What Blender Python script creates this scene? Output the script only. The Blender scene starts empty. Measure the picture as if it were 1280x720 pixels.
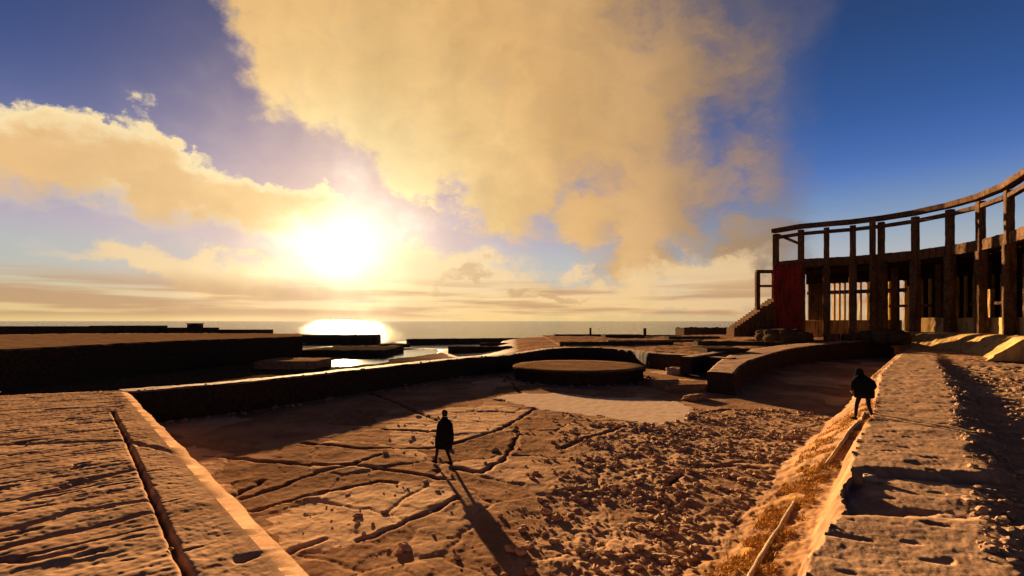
import bpy, bmesh, math, random
import numpy as np
from mathutils import Vector, Matrix

R = math.radians
F, HOR, CAMZ = 640.0, 401.0, 4.6
random.seed(5)
sc = bpy.context.scene
COL = sc.collection

# ------------------------------------------------------------------ camera
cam = bpy.data.cameras.new('camera')
cam.lens = 18.0; cam.sensor_width = 36.0
cam.shift_y = 41.0 / 1280.0
cam.clip_start = 0.1; cam.clip_end = 30000
camo = bpy.data.objects.new('camera', cam)
camo.location = (0, 0, CAMZ); camo.rotation_euler = (R(90), 0, 0)
COL.objects.link(camo); sc.camera = camo

# ------------------------------------------------------------------ light
SUN_AZ = math.atan((430 - 640) / 640.0)          # from +Y, positive to the right
SUN_EL = R(7.9)
SUN_DIR = Vector((math.sin(SUN_AZ) * math.cos(SUN_EL), math.cos(SUN_AZ) * math.cos(SUN_EL), math.sin(SUN_EL)))
sl = bpy.data.lights.new('sun', 'SUN')
sl.energy = 5.0; sl.angle = R(0.6); sl.color = (1.0, 0.65, 0.31)
slo = bpy.data.objects.new('sun', sl)
slo.rotation_euler = (-SUN_DIR).to_track_quat('-Z', 'Y').to_euler()
slo.location = (-60, 150, 40)
COL.objects.link(slo)

sc.view_settings.view_transform = 'Standard'
sc.view_settings.look = 'None'
sc.view_settings.gamma = 1.0
sc.view_settings.exposure = 2.15
sc.view_settings.use_curve_mapping = False
sc.cycles.use_denoising = True
sc.cycles.max_bounces = 5
sc.cycles.sample_clamp_indirect = 4.0

# ------------------------------------------------------------------ node helper
class NT:
    def __init__(s, tree):
        s.t = tree; s.n = tree.nodes; s.l = tree.links
    def node(s, typ, **kw):
        n = s.n.new(typ)
        for k, v in kw.items(): setattr(n, k, v)
        return n
    def put(s, sock, v):
        if hasattr(v, 'is_output'): s.l.new(v, sock)
        elif v is not None:
            if isinstance(v, (tuple, list)) and len(v) == 3 and sock.type == 'RGBA': v = (*v, 1)
            sock.default_value = v
    def math(s, op, a, b=None, c=None, clamp=False):
        n = s.node('ShaderNodeMath', operation=op, use_clamp=clamp)
        s.put(n.inputs[0], a)
        if b is not None: s.put(n.inputs[1], b)
        if c is not None: s.put(n.inputs[2], c)
        return n.outputs[0]
    def vmath(s, op, a, b=None, scale=None, out=0):
        n = s.node('ShaderNodeVectorMath', operation=op)
        s.put(n.inputs[0], a)
        if b is not None: s.put(n.inputs[1], b)
        if scale is not None: s.put(n.inputs['Scale'], scale)
        return n.outputs[out]
    def mix(s, f, a, b, typ='MIX'):
        n = s.node('ShaderNodeMix', data_type='RGBA', blend_type=typ)
        n.clamp_factor = True
        s.put(n.inputs[0], f); s.put(n.inputs[6], a); s.put(n.inputs[7], b)
        return n.outputs[2]
    def noise(s, vec, scale, detail=4, rough=0.55, dist=0.0, out=0, dim='3D'):
        n = s.node('ShaderNodeTexNoise', noise_dimensions=dim)
        if vec is not None: s.put(n.inputs['Vector'], vec)
        s.put(n.inputs['Scale'], scale); s.put(n.inputs['Detail'], detail)
        s.put(n.inputs['Roughness'], rough); s.put(n.inputs['Distortion'], dist)
        return n.outputs[out]
    def ss(s, v, a, b, to0=0.0, to1=1.0):
        n = s.node('ShaderNodeMapRange', interpolation_type='SMOOTHSTEP')
        s.put(n.inputs[0], v)
        for i, q in enumerate((a, b, to0, to1)): s.put(n.inputs[1 + i], q)
        return n.outputs[0]
    def lin(s, v, a, b, to0=0.0, to1=1.0):
        n = s.node('ShaderNodeMapRange')
        s.put(n.inputs[0], v)
        for i, q in enumerate((a, b, to0, to1)): s.put(n.inputs[1 + i], q)
        return n.outputs[0]
    def mapping(s, vec, loc=(0, 0, 0), rot=(0, 0, 0), scale=(1, 1, 1), typ='POINT'):
        n = s.node('ShaderNodeMapping', vector_type=typ)
        s.put(n.inputs[0], vec)
        if typ in ('POINT', 'TEXTURE'): n.inputs['Location'].default_value = loc
        n.inputs['Rotation'].default_value = rot; n.inputs['Scale'].default_value = scale
        return n.outputs[0]
    def ramp(s, v, stops, interp='LINEAR'):
        n = s.node('ShaderNodeValToRGB'); s.put(n.inputs[0], v)
        cr = n.color_ramp; cr.interpolation = interp
        while len(cr.elements) < len(stops): cr.elements.new(0.5)
        for e, (p, c) in zip(cr.elements, stops):
            e.position = p; e.color = (*c, 1)
        return n.outputs[0]

def srgb(r, g, b):
    f = lambda c: (c / 255) / 12.92 if c / 255 <= 0.04045 else ((c / 255 + 0.055) / 1.055) ** 2.4
    return (f(r), f(g), f(b))

# ------------------------------------------------------------------ sky
def azel(px, py):
    dx = px - 640.0
    return math.atan(dx / F), math.atan((HOR - py) / math.hypot(F, dx))

world = bpy.data.worlds.new('World'); sc.world = world
world.use_nodes = True
nt = NT(world.node_tree); nt.n.clear()
wout = nt.node('ShaderNodeOutputWorld'); bg = nt.node('ShaderNodeBackground')
nt.l.new(bg.outputs[0], wout.inputs[0]); bg.inputs[1].default_value = 0.1
SKS = 0.1 * 2 ** sc.view_settings.exposure
def sky_c(r, g, b, k=1.0):
    c = srgb(r, g, b); return tuple(v * k / SKS for v in c)
sky = nt.node('ShaderNodeTexSky', sky_type='NISHITA', sun_disc=False)
sky.sun_elevation = SUN_EL; sky.sun_rotation = SUN_AZ
sky.altitude = 0; sky.air_density = 1.0; sky.dust_density = 0.7; sky.ozone_density = 3.0
tc = nt.node('ShaderNodeTexCoord')
dirv = nt.vmath('NORMALIZE', tc.outputs['Generated'])
sx = nt.node('ShaderNodeSeparateXYZ'); nt.l.new(dirv, sx.inputs[0])
az = nt.math('ARCTAN2', sx.outputs[0], sx.outputs[1])
el = nt.math('ARCSINE', sx.outputs[2])
cmb = nt.node('ShaderNodeCombineXYZ'); nt.l.new(az, cmb.inputs[0]); nt.l.new(el, cmb.inputs[1])
P2 = cmb.outputs[0]
sund = nt.vmath('DOT_PRODUCT', dirv, tuple(SUN_DIR), out=1)
ang = nt.math('ARCCOSINE', nt.math('MINIMUM', sund, 0.999999))

# clear-sky colour: the Nishita sky deepened towards the saturated blue of the photograph
grad = nt.ramp(nt.lin(el, 0.0, 0.62),
    [(0.0, sky_c(240, 190, 120)), (0.10, sky_c(232, 196, 160)), (0.22, sky_c(184, 170, 172)),
     (0.34, sky_c(142, 140, 166)), (0.50, sky_c(62, 78, 128)), (0.66, sky_c(34, 56, 108)), (0.85, sky_c(28, 46, 88)), (1.0, sky_c(22, 36, 70))], 'B_SPLINE')
gradr = nt.ramp(nt.lin(el, 0.0, 0.62),
    [(0.0, sky_c(205, 170, 130)), (0.08, sky_c(200, 184, 176)), (0.18, sky_c(180, 182, 206)),
     (0.28, sky_c(124, 150, 202)), (0.40, sky_c(62, 100, 170)), (0.56, sky_c(42, 76, 134)), (0.75, sky_c(32, 56, 100)), (1.0, sky_c(24, 38, 70))], 'B_SPLINE')
grad = nt.mix(nt.ss(az, -0.2, 0.5), grad, gradr)
nish = nt.mix(1.0, sky.outputs[0], (0.45, 0.5, 0.75), 'MULTIPLY')
clear = nt.mix(0.93, nish, grad)
# purple-pink aureole, then the warm glow
g_wide = nt.math('EXPONENT', nt.math('MULTIPLY', nt.math('POWER', nt.math('DIVIDE', ang, 0.27), 2.0), -1.0))
gn = nt.noise(nt.mapping(P2, scale=(1, 1.3, 1)), 6, 4, 0.55)
anga = nt.math('MULTIPLY', ang, nt.lin(gn, 0.3, 0.7, 0.66, 1.38))
g_mid = nt.math('EXPONENT', nt.math('MULTIPLY', nt.math('POWER', nt.math('DIVIDE', anga, 0.20), 2.0), -1.0))
g_core = nt.math('EXPONENT', nt.math('MULTIPLY', nt.math('POWER', nt.math('DIVIDE', anga, 0.080), 2.0), -1.0))
# sky out of view dimmed overhead and behind the camera to deepen shadows
dim = nt.math('MULTIPLY', nt.ss(el, 0.62, 1.1, 1.0, 0.35), nt.ss(nt.math('ABSOLUTE', az), 1.0, 1.9, 1.0, 0.45))
clear = nt.vmath('SCALE', clear, scale=dim)
clear = nt.mix(nt.math('MULTIPLY', g_wide, 0.80), clear, sky_c(226, 184, 166))

# clouds
wn = nt.noise(nt.mapping(P2, scale=(1, 1.5, 1)), 5.5, 6, 0.6, out=1)
warp = nt.vmath('SCALE', nt.vmath('SUBTRACT', wn, (0.5, 0.5, 0.5)), scale=0.20)
wn2 = nt.noise(P2, 22, 5, 0.62, out=1)
warp2 = nt.vmath('SCALE', nt.vmath('SUBTRACT', wn2, (0.5, 0.5, 0.5)), scale=0.032)
PW = nt.vmath('ADD', nt.vmath('ADD', P2, warp), warp2)
def blobs(lst, src):
    acc = None
    for (px, py, hx, hy, rot) in lst:
        a, e = azel(px, py)
        k = math.cos(a) ** 2
        m = nt.mapping(src, loc=(a, e, 0), rot=(0, 0, R(-rot)), scale=(hx / F * k, hy / F * math.cos(a), 1.0), typ='TEXTURE')
        ln = nt.vmath('LENGTH', m, out=1)
        v = nt.math('SUBTRACT', 1.0, ln)
        if acc is None: acc = v
        else:
            n = nt.node('ShaderNodeMath', operation='SMOOTH_MAX')
            nt.l.new(acc, n.inputs[0]); nt.l.new(v, n.inputs[1]); n.inputs[2].default_value = 0.25
            acc = n.outputs[0]
    return acc
left_c = blobs([(30, 195, 190, 60, 4), (190, 212, 150, 60, 12), (300, 262, 130, 42, 22), (370, 262, 90, 38, 10), (-120, 210, 200, 70, 0)], PW)
big_c = blobs([(430, 10, 150, 120, 35), (560, 90, 210, 150, 20), (720, 110, 260, 190, 20),
               (640, 215, 110, 95, 60), (850, 250, 170, 150, 25), (920, 320, 120, 85, 15), (820, 330, 110, 50, 10), (740, 270, 100, 60, 20), (850, 90, 130, 190, 15), (740, -90, 380, 150, 0)], PW)
low_c = blobs([(560, 348, 120, 26, -6), (700, 372, 190, 36, 0), (880, 350, 110, 40, 0), (480, 345, 130, 40, 0), (840, 388, 130, 14, 0), (250, 330, 180, 26, 8)], PW)
# streaks drawn out by the wind, running up and to the right in the tall cloud
stv = nt.mapping(P2, rot=(0, 0, R(-22)), scale=(1.0, 0.32, 1))
streak = nt.noise(stv, 6, 3, 0.42)
fine = nt.noise(nt.mapping(PW, scale=(1, 1.4, 1)), 14, 6, 0.6)
base_line = nt.math('ADD', nt.math('MULTIPLY', az, 0.16), nt.math('ADD', el, 0.07))      # the bank's lower edge melts into the haze
wdt = nt.ss(base_line, 0.10, 0.24, 0.85, 0.16)
dleft = nt.ss(nt.math('DIVIDE', nt.math('ADD', left_c, nt.lin(fine, 0.3, 0.7, -0.12, 0.12)), wdt), 0.0, 1.0)
soft = nt.ss(az, -0.15, 0.35, 0.22, 0.95)        # crisp left edge, smeared right edge
bigv = nt.math('ADD', big_c, nt.math('MULTIPLY', nt.math('ADD', nt.math('MULTIPLY', nt.math('SUBTRACT', streak, 0.5), 1.0), nt.math('MULTIPLY', nt.math('SUBTRACT', fine, 0.5), nt.ss(el, 0.15, 0.32, 0.8, 0.2))), 1.0))
dbig = nt.ss(nt.math('DIVIDE', bigv, soft), -0.05, 0.95)
dlow = nt.ss(nt.math('ADD', low_c, nt.lin(fine, 0.3, 0.7, -0.2, 0.2)), -0.05, 0.5)
# flat stratus bars just above the sea
bn = nt.noise(nt.mapping(P2, scale=(1.0, 17, 1)), 3.0, 4, 0.5)
bars = nt.math('MULTIPLY', nt.ss(nt.math('ADD', bn, nt.ss(az, 0.1, -0.6, 0.0, 0.06)), 0.44, 0.60), nt.math('MULTIPLY', nt.ss(el, 0.0, 0.015), nt.ss(el, 0.05, 0.09, 1, 0)))

ccol = nt.ramp(nt.lin(ang, 0.0, 1.15),
    [(0.0, sky_c(255, 246, 200, 1.2)), (0.12, sky_c(254, 228, 168)), (0.26, sky_c(244, 202, 134)),
     (0.40, sky_c(230, 182, 116)), (0.54, sky_c(200, 158, 106)), (0.70, sky_c(142, 118, 98)), (0.95, sky_c(66, 70, 88))])
big_n = nt.noise(nt.mapping(PW, scale=(1, 1.2, 1)), 4.0, 5, 0.5)
lightn = nt.lin(nt.math('ADD', nt.math('MULTIPLY', streak, 0.45), nt.math('ADD', nt.math('MULTIPLY', fine, 0.2), nt.math('MULTIPLY', big_n, 0.35))), 0.38, 0.62, 0.82, 1.14)
vm = nt.node('ShaderNodeVectorMath', operation='SCALE'); nt.l.new(ccol, vm.inputs[0]); nt.l.new(lightn, vm.inputs['Scale'])
ccol2 = vm.outputs[0]
edge = nt.mix(nt.ss(nt.math('ADD', left_c, nt.lin(fine, 0.3, 0.7, -0.2, 0.2)), 0.1, 0.6), sky_c(255, 232, 180), sky_c(240, 196, 136))
thin = nt.mix(nt.ss(ang, 0.25, 0.75), sky_c(232, 196, 160), sky_c(128, 116, 120))
ccol3 = nt.mix(nt.ss(nt.math('ADD', dbig, nt.lin(fine, 0.3, 0.7, -0.25, 0.25)), 0.25, 0.95), thin, ccol2)
s1 = nt.mix(nt.math('MULTIPLY', dbig, 0.93), clear, ccol3)
s1 = nt.mix(nt.math('MULTIPLY', dlow, 0.85), s1, nt.mix(0.8, ccol2, sky_c(250, 218, 168)))
s1 = nt.mix(nt.math('MULTIPLY', dleft, 0.95), s1, nt.vmath('SCALE', nt.mix(0.85, ccol2, edge), scale=nt.lin(big_n, 0.35, 0.65, 0.88, 1.06)))
s1 = nt.mix(nt.math('MULTIPLY', nt.ss(el, 0.0, 0.10, 1, 0), 0.55), s1, nt.mix(nt.ss(az, 0.1, 0.6), sky_c(255, 206, 128), sky_c(220, 178, 134)))
s1 = nt.mix(nt.math('MULTIPLY', bars, 0.75), s1, sky_c(190, 146, 110))
# small dark scraps of cloud below the bank
scr = blobs([(587, 347, 34, 11, -18), (690, 370, 46, 8, -4), (640, 362, 26, 7, 0)], PW)
s1 = nt.mix(nt.math('MULTIPLY', nt.ss(nt.math('ADD', scr, nt.lin(fine, .3, .7, -.3, .3)), 0.0, 0.6), 0.6), s1, sky_c(196, 156, 116))
# glow
def addc(base, fac, col):
    v = nt.vmath('SCALE', col, scale=fac)
    return nt.vmath('ADD', base, v)
s1 = addc(s1, nt.math('MULTIPLY', g_mid, 1.0), tuple(v / SKS for v in (0.40, 0.31, 0.15)))
s1 = addc(s1, nt.math('MULTIPLY', g_core, 1.0), tuple(v / SKS for v in (0.95, 0.88, 0.66)))
nt.l.new(s1, bg.inputs[0])

# ------------------------------------------------------------------ numpy noise
def _h(ix, iy, seed):
    n = (ix.astype(np.int64) * 374761393 + iy.astype(np.int64) * 668265263 + seed * 974634777) & 0xffffffff
    n = ((n ^ (n >> 13)) * 1274126177) & 0xffffffff
    return (n ^ (n >> 16)) & 0xffffffff
def pn(x, y, seed=0):
    x = np.asarray(x, float); y = np.asarray(y, float)
    x0 = np.floor(x); y0 = np.floor(y); fx = x - x0; fy = y - y0
    def g(ix, iy, dx, dy):
        a = _h(ix, iy, seed) / 4294967296.0 * 2 * np.pi
        return np.cos(a) * dx + np.sin(a) * dy
    u = fx * fx * fx * (fx * (fx * 6 - 15) + 10); v = fy * fy * fy * (fy * (fy * 6 - 15) + 10)
    a = g(x0, y0, fx, fy); b = g(x0 + 1, y0, fx - 1, fy); c = g(x0, y0 + 1, fx, fy - 1); d = g(x0 + 1, y0 + 1, fx - 1, fy - 1)
    return ((a + u * (b - a)) + v * ((c + u * (d - c)) - (a + u * (b - a)))) * 1.5
def fbm(x, y, o=4, seed=0, gain=0.5):
    s = 0; a = 1.0; t = 0
    for i in range(o):
        s = s + a * pn(x * 2 ** i + 17.3 * i, y * 2 ** i - 9.1 * i, seed + i); t += a; a *= gain
    return s / t
def ssn(v, a, b):
    t = np.clip((v - a) / (b - a), 0, 1); return t * t * (3 - 2 * t)
def cellr(x, y, seed=0):
    """voronoi: nearest-cell random value, and f2-f1"""
    x0 = np.floor(x); y0 = np.floor(y)
    f1 = np.full(x.shape, 9.0); f2 = np.full(x.shape, 9.0); rv = np.zeros(x.shape)
    for i in (-1, 0, 1):
        for j in (-1, 0, 1):
            cx = x0 + i; cy = y0 + j
            h1 = _h(cx, cy, seed) / 4294967296.0; h2 = _h(cx, cy, seed + 77) / 4294967296.0
            d = np.hypot(cx + h1 - x, cy + h2 - y)
            m = d < f1
            f2 = np.where(m, f1, np.minimum(f2, d)); rv = np.where(m, _h(cx, cy, seed + 5) / 4294967296.0, rv); f1 = np.where(m, d, f1)
    return rv, f2 - f1, f1
def Pz(px, py, z=0.0):
    d = F * (CAMZ - z) / (py - HOR); return ((px - 640.0) / F * d, d)
def segdist(x, y, pts):
    best = np.full(x.shape, 1e9)
    for (a, b) in zip(pts[:-1], pts[1:]):
        dx, dy = b[0] - a[0], b[1] - a[1]; L = dx * dx + dy * dy + 1e-9
        t = np.clip(((x - a[0]) * dx + (y - a[1]) * dy) / L, 0, 1)
        best = np.minimum(best, np.hypot(x - a[0] - t * dx, y - a[1] - t * dy))
    return best
def inpoly(x, y, poly):
    r = np.zeros(x.shape, bool); n = len(poly)
    for i in range(n):
        x1, y1 = poly[i]; x2, y2 = poly[(i + 1) % n]
        c = (y1 > y) != (y2 > y)
        r ^= c & (x < (x2 - x1) * (y - y1) / ((y2 - y1) if y2 != y1 else 1e-9) + x1)
    return r

# ------------------------------------------------------------------ materials
def new_mat(name):
    m = bpy.data.materials.new(name); m.use_nodes = True
    t = NT(m.node_tree); t.n.clear()
    o = t.node('ShaderNodeOutputMaterial'); p = t.node('ShaderNodeBsdfPrincipled')
    t.l.new(p.outputs[0], o.inputs[0])
    return m, t, p
def wpos(t):
    return t.node('ShaderNodeNewGeometry').outputs['Position']
def stone_mat(name, c1, c2, c3, rough=0.85, scale=1.0, bump=0.5, stain=None, spec=0.0, fine=18):
    m, t, p = new_mat(name); w = wpos(t)
    n1 = t.noise(w, 0.55 * scale, 6, 0.6); n2 = t.noise(w, 4.5 * scale, 6, 0.65); n3 = t.noise(w, fine * scale, 4, 0.7)
    c = t.mix(t.ss(n1, 0.38, 0.62), c1, c2)
    c = t.mix(t.math('MULTIPLY', t.ss(n2, 0.45, 0.68), 0.7), c, c3)
    c = t.mix(0.35, c, t.ramp(n3, [(0.3, (0.35, 0.35, 0.35)), (0.7, (1.0, 1.0, 1.0))]), 'MULTIPLY')
    if stain:
        sv = t.noise(t.mapping(w, scale=(2.2, 2.2, 0.25)), 1.2, 5, 0.6)
        c = t.mix(t.math('MULTIPLY', t.ss(sv, 0.5, 0.66), 0.75), c, stain)
    t.put(p.inputs['Base Color'], c)
    t.put(p.inputs['Roughness'], rough); p.inputs['Specular IOR Level'].default_value = spec
    hb = t.math('ADD', t.math('MULTIPLY', n2, 0.6), t.math('MULTIPLY', n3, 0.35))
    b = t.node('ShaderNodeBump'); b.inputs['Strength'].default_value = bump; b.inputs['Distance'].default_value = 0.0
    t.l.new(hb, b.inputs['Height']); t.l.new(b.outputs[0], p.inputs['Normal'])
    return m

def ground_mat():
    m, t, p = new_mat('weathered rock floor'); w = wpos(t)
    def at(n):
        a = t.node('ShaderNodeAttribute', attribute_name=n); return a.outputs['Fac']
    n1 = t.noise(w, 0.35, 6, 0.62); n2 = t.noise(w, 2.6, 7, 0.66); n3 = t.noise(w, 16, 5, 0.7); n4 = t.noise(w, 0.9, 3, 0.5)
    c = t.mix(t.ss(n1, 0.38, 0.62), (0.38, 0.215, 0.125), (0.25, 0.135, 0.078))
    c = t.mix(t.math('MULTIPLY', t.ss(n2, 0.50, 0.70), 0.6), c, (0.38, 0.22, 0.125))
    c = t.mix(t.math('MULTIPLY', t.ss(n4, 0.56, 0.70), 0.6), c, (0.16, 0.09, 0.055))
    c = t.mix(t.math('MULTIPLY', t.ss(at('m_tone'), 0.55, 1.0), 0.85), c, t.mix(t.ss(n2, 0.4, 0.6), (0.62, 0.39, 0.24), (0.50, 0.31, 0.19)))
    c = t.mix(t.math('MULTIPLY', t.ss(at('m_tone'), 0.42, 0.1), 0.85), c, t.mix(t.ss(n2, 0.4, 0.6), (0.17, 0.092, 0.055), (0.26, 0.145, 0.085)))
    c = t.mix(t.math('MULTIPLY', at('m_path'), 0.85), c, t.mix(t.ss(n2, 0.35, 0.65), (0.50, 0.31, 0.20), (0.33, 0.20, 0.125)))
    c = t.mix(t.math('MULTIPLY', at('m_rubble'), 0.55), c, t.mix(t.ss(n3, 0.4, 0.6), (0.34, 0.20, 0.12), (0.54, 0.34, 0.215)))
    c = t.mix(at('m_sand'), c, t.mix(t.ss(n2, 0.3, 0.7), (0.62, 0.44, 0.33), (0.52, 0.36, 0.26)))
    c = t.mix(at('m_shade'), c, t.mix(t.ss(n2, 0.35, 0.65), (0.035, 0.026, 0.018), (0.10, 0.065, 0.042)))  # harbour wall's shade painted into the outer floor colour
    c = t.mix(at('m_grass'), c, t.mix(t.ss(n2, 0.35, 0.65), (0.46, 0.23, 0.06), (0.34, 0.17, 0.06)))
    c = t.mix(at('m_crack'), c, (0.035, 0.022, 0.016))
    c = t.mix(0.35, c, t.ramp(n3, [(0.3, (0.4, 0.4, 0.4)), (0.7, (1.0, 1.0, 1.0))]), 'MULTIPLY')
    t.put(p.inputs['Base Color'], c)
    ro = t.mix(at('m_wet'), (0.88, 0.88, 0.88), t.mix(t.ss(n2, 0.4, 0.6), (0.16, 0.16, 0.16), (0.4, 0.4, 0.4)))
    t.put(p.inputs['Roughness'], ro)
    t.put(p.inputs['Specular IOR Level'], t.math('SUBTRACT', t.lin(at('m_wet'), 0, 1, 0.0, 0.5), t.math('MULTIPLY', at('m_shade'), 0.5)))
    hb = t.math('ADD', t.math('MULTIPLY', n2, 0.5), t.math('MULTIPLY', n3, 0.3))
    b = t.node('ShaderNodeBump'); b.inputs['Distance'].default_value = 0.05
    t.put(b.inputs['Strength'], t.lin(at('m_smooth'), 0, 1, 0.6, 0.12))
    t.l.new(hb, b.inputs['Height']); t.l.new(b.outputs[0], p.inputs['Normal'])
    return m
M_ground = ground_mat()
M_conc = stone_mat('weathered concrete', (0.30, 0.17, 0.10), (0.21, 0.12, 0.07), (0.36, 0.22, 0.13), stain=(0.10, 0.06, 0.045))
def wall_mat(name='shade sided concrete', k=1.0):
    kk = lambda c: tuple(v * k for v in c)
    m, t, p = new_mat(name); w = wpos(t)
    n1 = t.noise(w, 0.6, 6, 0.6); n2 = t.noise(w, 4.5, 6, 0.65); n3 = t.noise(w, 18, 4, 0.7)
    c = t.mix(t.ss(n1, 0.38, 0.62), kk((0.36, 0.20, 0.11)), kk((0.25, 0.135, 0.075)))
    c = t.mix(t.math('MULTIPLY', t.ss(n2, 0.45, 0.68), 0.7), c, kk((0.42, 0.25, 0.15)))
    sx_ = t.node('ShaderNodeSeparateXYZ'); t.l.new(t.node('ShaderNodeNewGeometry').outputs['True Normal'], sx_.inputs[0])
    shade = t.mix(t.ss(n2, 0.35, 0.65), (0.03, 0.02, 0.014), (0.055, 0.035, 0.023))
    c = t.mix(t.ss(t.math('ADD', sx_.outputs[2], t.lin(n1, 0.3, 0.7, -0.12, 0.12)), 0.85, 0.55), c, shade)  # upright faces turn near black: backlit shade painted into the colour
    c = t.mix(0.35, c, t.ramp(n3, [(0.3, (0.35, 0.35, 0.35)), (0.7, (1.0, 1.0, 1.0))]), 'MULTIPLY')
    t.put(p.inputs['Base Color'], c); p.inputs['Roughness'].default_value = 0.85; p.inputs['Specular IOR Level'].default_value = 0.04 if k == 1.0 else 0.0
    b = t.node('ShaderNodeBump'); b.inputs['Strength'].default_value = 0.5; b.inputs['Distance'].default_value = 0.0
    t.l.new(t.math('ADD', t.math('MULTIPLY', n2, 0.6), t.math('MULTIPLY', n3, 0.35)), b.inputs['Height']); t.l.new(b.outputs[0], p.inputs['Normal'])
    return m
M_wall = wall_mat()
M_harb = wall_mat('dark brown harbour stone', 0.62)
M_terr = stone_mat('layered sandstone', (0.46, 0.27, 0.16), (0.33, 0.185, 0.11), (0.52, 0.32, 0.20))
M_pale = stone_mat('worn pale concrete', (0.48, 0.36, 0.26), (0.38, 0.28, 0.2), (0.3, 0.2, 0.14))
M_dark = stone_mat('plain dark stone', (0.07, 0.05, 0.035), (0.05, 0.036, 0.026), (0.10, 0.07, 0.045))  # one even dark tone for slabs, breakwaters, posts and boulders
M_ruin = stone_mat('rust stained concrete', (0.12, 0.068, 0.042), (0.07, 0.042, 0.028), (0.20, 0.12, 0.07), stain=(0.035, 0.02, 0.015), scale=0.8)
M_loose = stone_mat('loose stone', (0.44, 0.28, 0.18), (0.32, 0.195, 0.125), (0.55, 0.37, 0.25), scale=3)
M_gloom = stone_mat('gloom black concrete', (0.03, 0.02, 0.015), (0.02, 0.014, 0.01), (0.05, 0.032, 0.022), scale=0.8)  # interior shade put into the colour of ceiling and rear parts
M_ochre = stone_mat('ochre revetment stone', (0.50, 0.31, 0.12), (0.38, 0.23, 0.09), (0.56, 0.38, 0.18), stain=(0.12, 0.07, 0.04), scale=0.7)
M_red = stone_mat('faded red paint', (0.22, 0.028, 0.022), (0.15, 0.02, 0.018), (0.28, 0.06, 0.04), stain=(0.06, 0.012, 0.012))
M_coat = stone_mat('dark wool', (0.010, 0.010, 0.012), (0.014, 0.014, 0.017), (0.008, 0.008, 0.01), scale=12, bump=0.2)
M_trou = stone_mat('dark denim', (0.018, 0.020, 0.028), (0.026, 0.028, 0.036), (0.014, 0.015, 0.02), scale=12, bump=0.2)
M_skin = stone_mat('skin', (0.42, 0.24, 0.17), (0.40, 0.22, 0.16), (0.44, 0.26, 0.19), scale=5, bump=0.05, rough=0.55)
M_hair = stone_mat('dark hair', (0.02, 0.014, 0.01), (0.03, 0.02, 0.014), (0.015, 0.01, 0.008), scale=20, bump=0.3, rough=0.6)
M_shoe = stone_mat('shoe leather', (0.02, 0.015, 0.012), (0.03, 0.02, 0.015), (0.015, 0.01, 0.01), scale=8, bump=0.1, rough=0.5)
M_straw = stone_mat('dry grass', (0.48, 0.26, 0.07), (0.38, 0.19, 0.05), (0.55, 0.34, 0.12), scale=3, bump=0.0)

def sea_mat():
    m, t, p = new_mat('sea water'); w = wpos(t)
    p.inputs['Base Color'].default_value = (0.02, 0.035, 0.05, 1)
    p.inputs['Roughness'].default_value = 0.12
    p.inputs['IOR'].default_value = 1.33
    n1 = t.noise(t.mapping(w, rot=(0, 0, R(2)), scale=(0.10, 1.0, 1)), 0.45, 5, 0.55)
    n2 = t.noise(t.mapping(w, scale=(0.2, 1.0, 1)), 2.2, 4, 0.6)
    hb = t.math('ADD', t.math('MULTIPLY', n1, 1.0), t.math('MULTIPLY', n2, 0.25))
    sy = t.node('ShaderNodeSeparateXYZ'); t.l.new(w, sy.inputs[0])
    far = t.ss(sy.outputs[1], 90, 160)
    b = t.node('ShaderNodeBump'); b.inputs['Distance'].default_value = 1.1
    t.put(p.inputs['Roughness'], t.lin(far, 0, 1, 0.08, 0.06))
    t.put(b.inputs['Strength'], t.lin(far, 0, 1, 0.03, 1.0))
    t.l.new(hb, b.inputs['Height']); t.l.new(b.outputs[0], p.inputs['Normal'])
    return m
M_sea = sea_mat()

# ------------------------------------------------------------------ object helpers
def link(name, me, mat=None, parent=None):
    o = bpy.data.objects.new(name, me); COL.objects.link(o)
    if mat: me.materials.append(mat)
    if parent: o.parent = parent
    return o
def tag(o, label, cat, group=None):
    o['label'] = label; o['category'] = cat; o['kind'] = 'thing'
    if group: o['group'] = group
    return o
def struct(o, kind='structure'):
    o['kind'] = kind; return o
def np_mesh(name, V, Fq, smooth=True):
    me = bpy.data.meshes.new(name)
    V = np.asarray(V, np.float32); Fq = np.asarray(Fq, np.int32)
    k = Fq.shape[1]
    me.vertices.add(len(V)); me.vertices.foreach_set('co', V.ravel())
    me.loops.add(Fq.size); me.loops.foreach_set('vertex_index', Fq.ravel())
    me.polygons.add(len(Fq)); me.polygons.foreach_set('loop_start', np.arange(0, Fq.size, k, dtype=np.int32))
    me.polygons.foreach_set('use_smooth', np.full(len(Fq), smooth))
    me.update(calc_edges=True)
    return me
def grid_faces(nu, nv):
    i = np.arange(nu - 1)[:, None] * nv + np.arange(nv - 1)[None, :]
    return np.stack([i, i + nv, i + nv + 1, i + 1], -1).reshape(-1, 4)
def set_attr(me, name, vals):
    a = me.attributes.new(name, 'FLOAT', 'POINT'); a.data.foreach_set('value', np.asarray(vals, np.float32))

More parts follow.
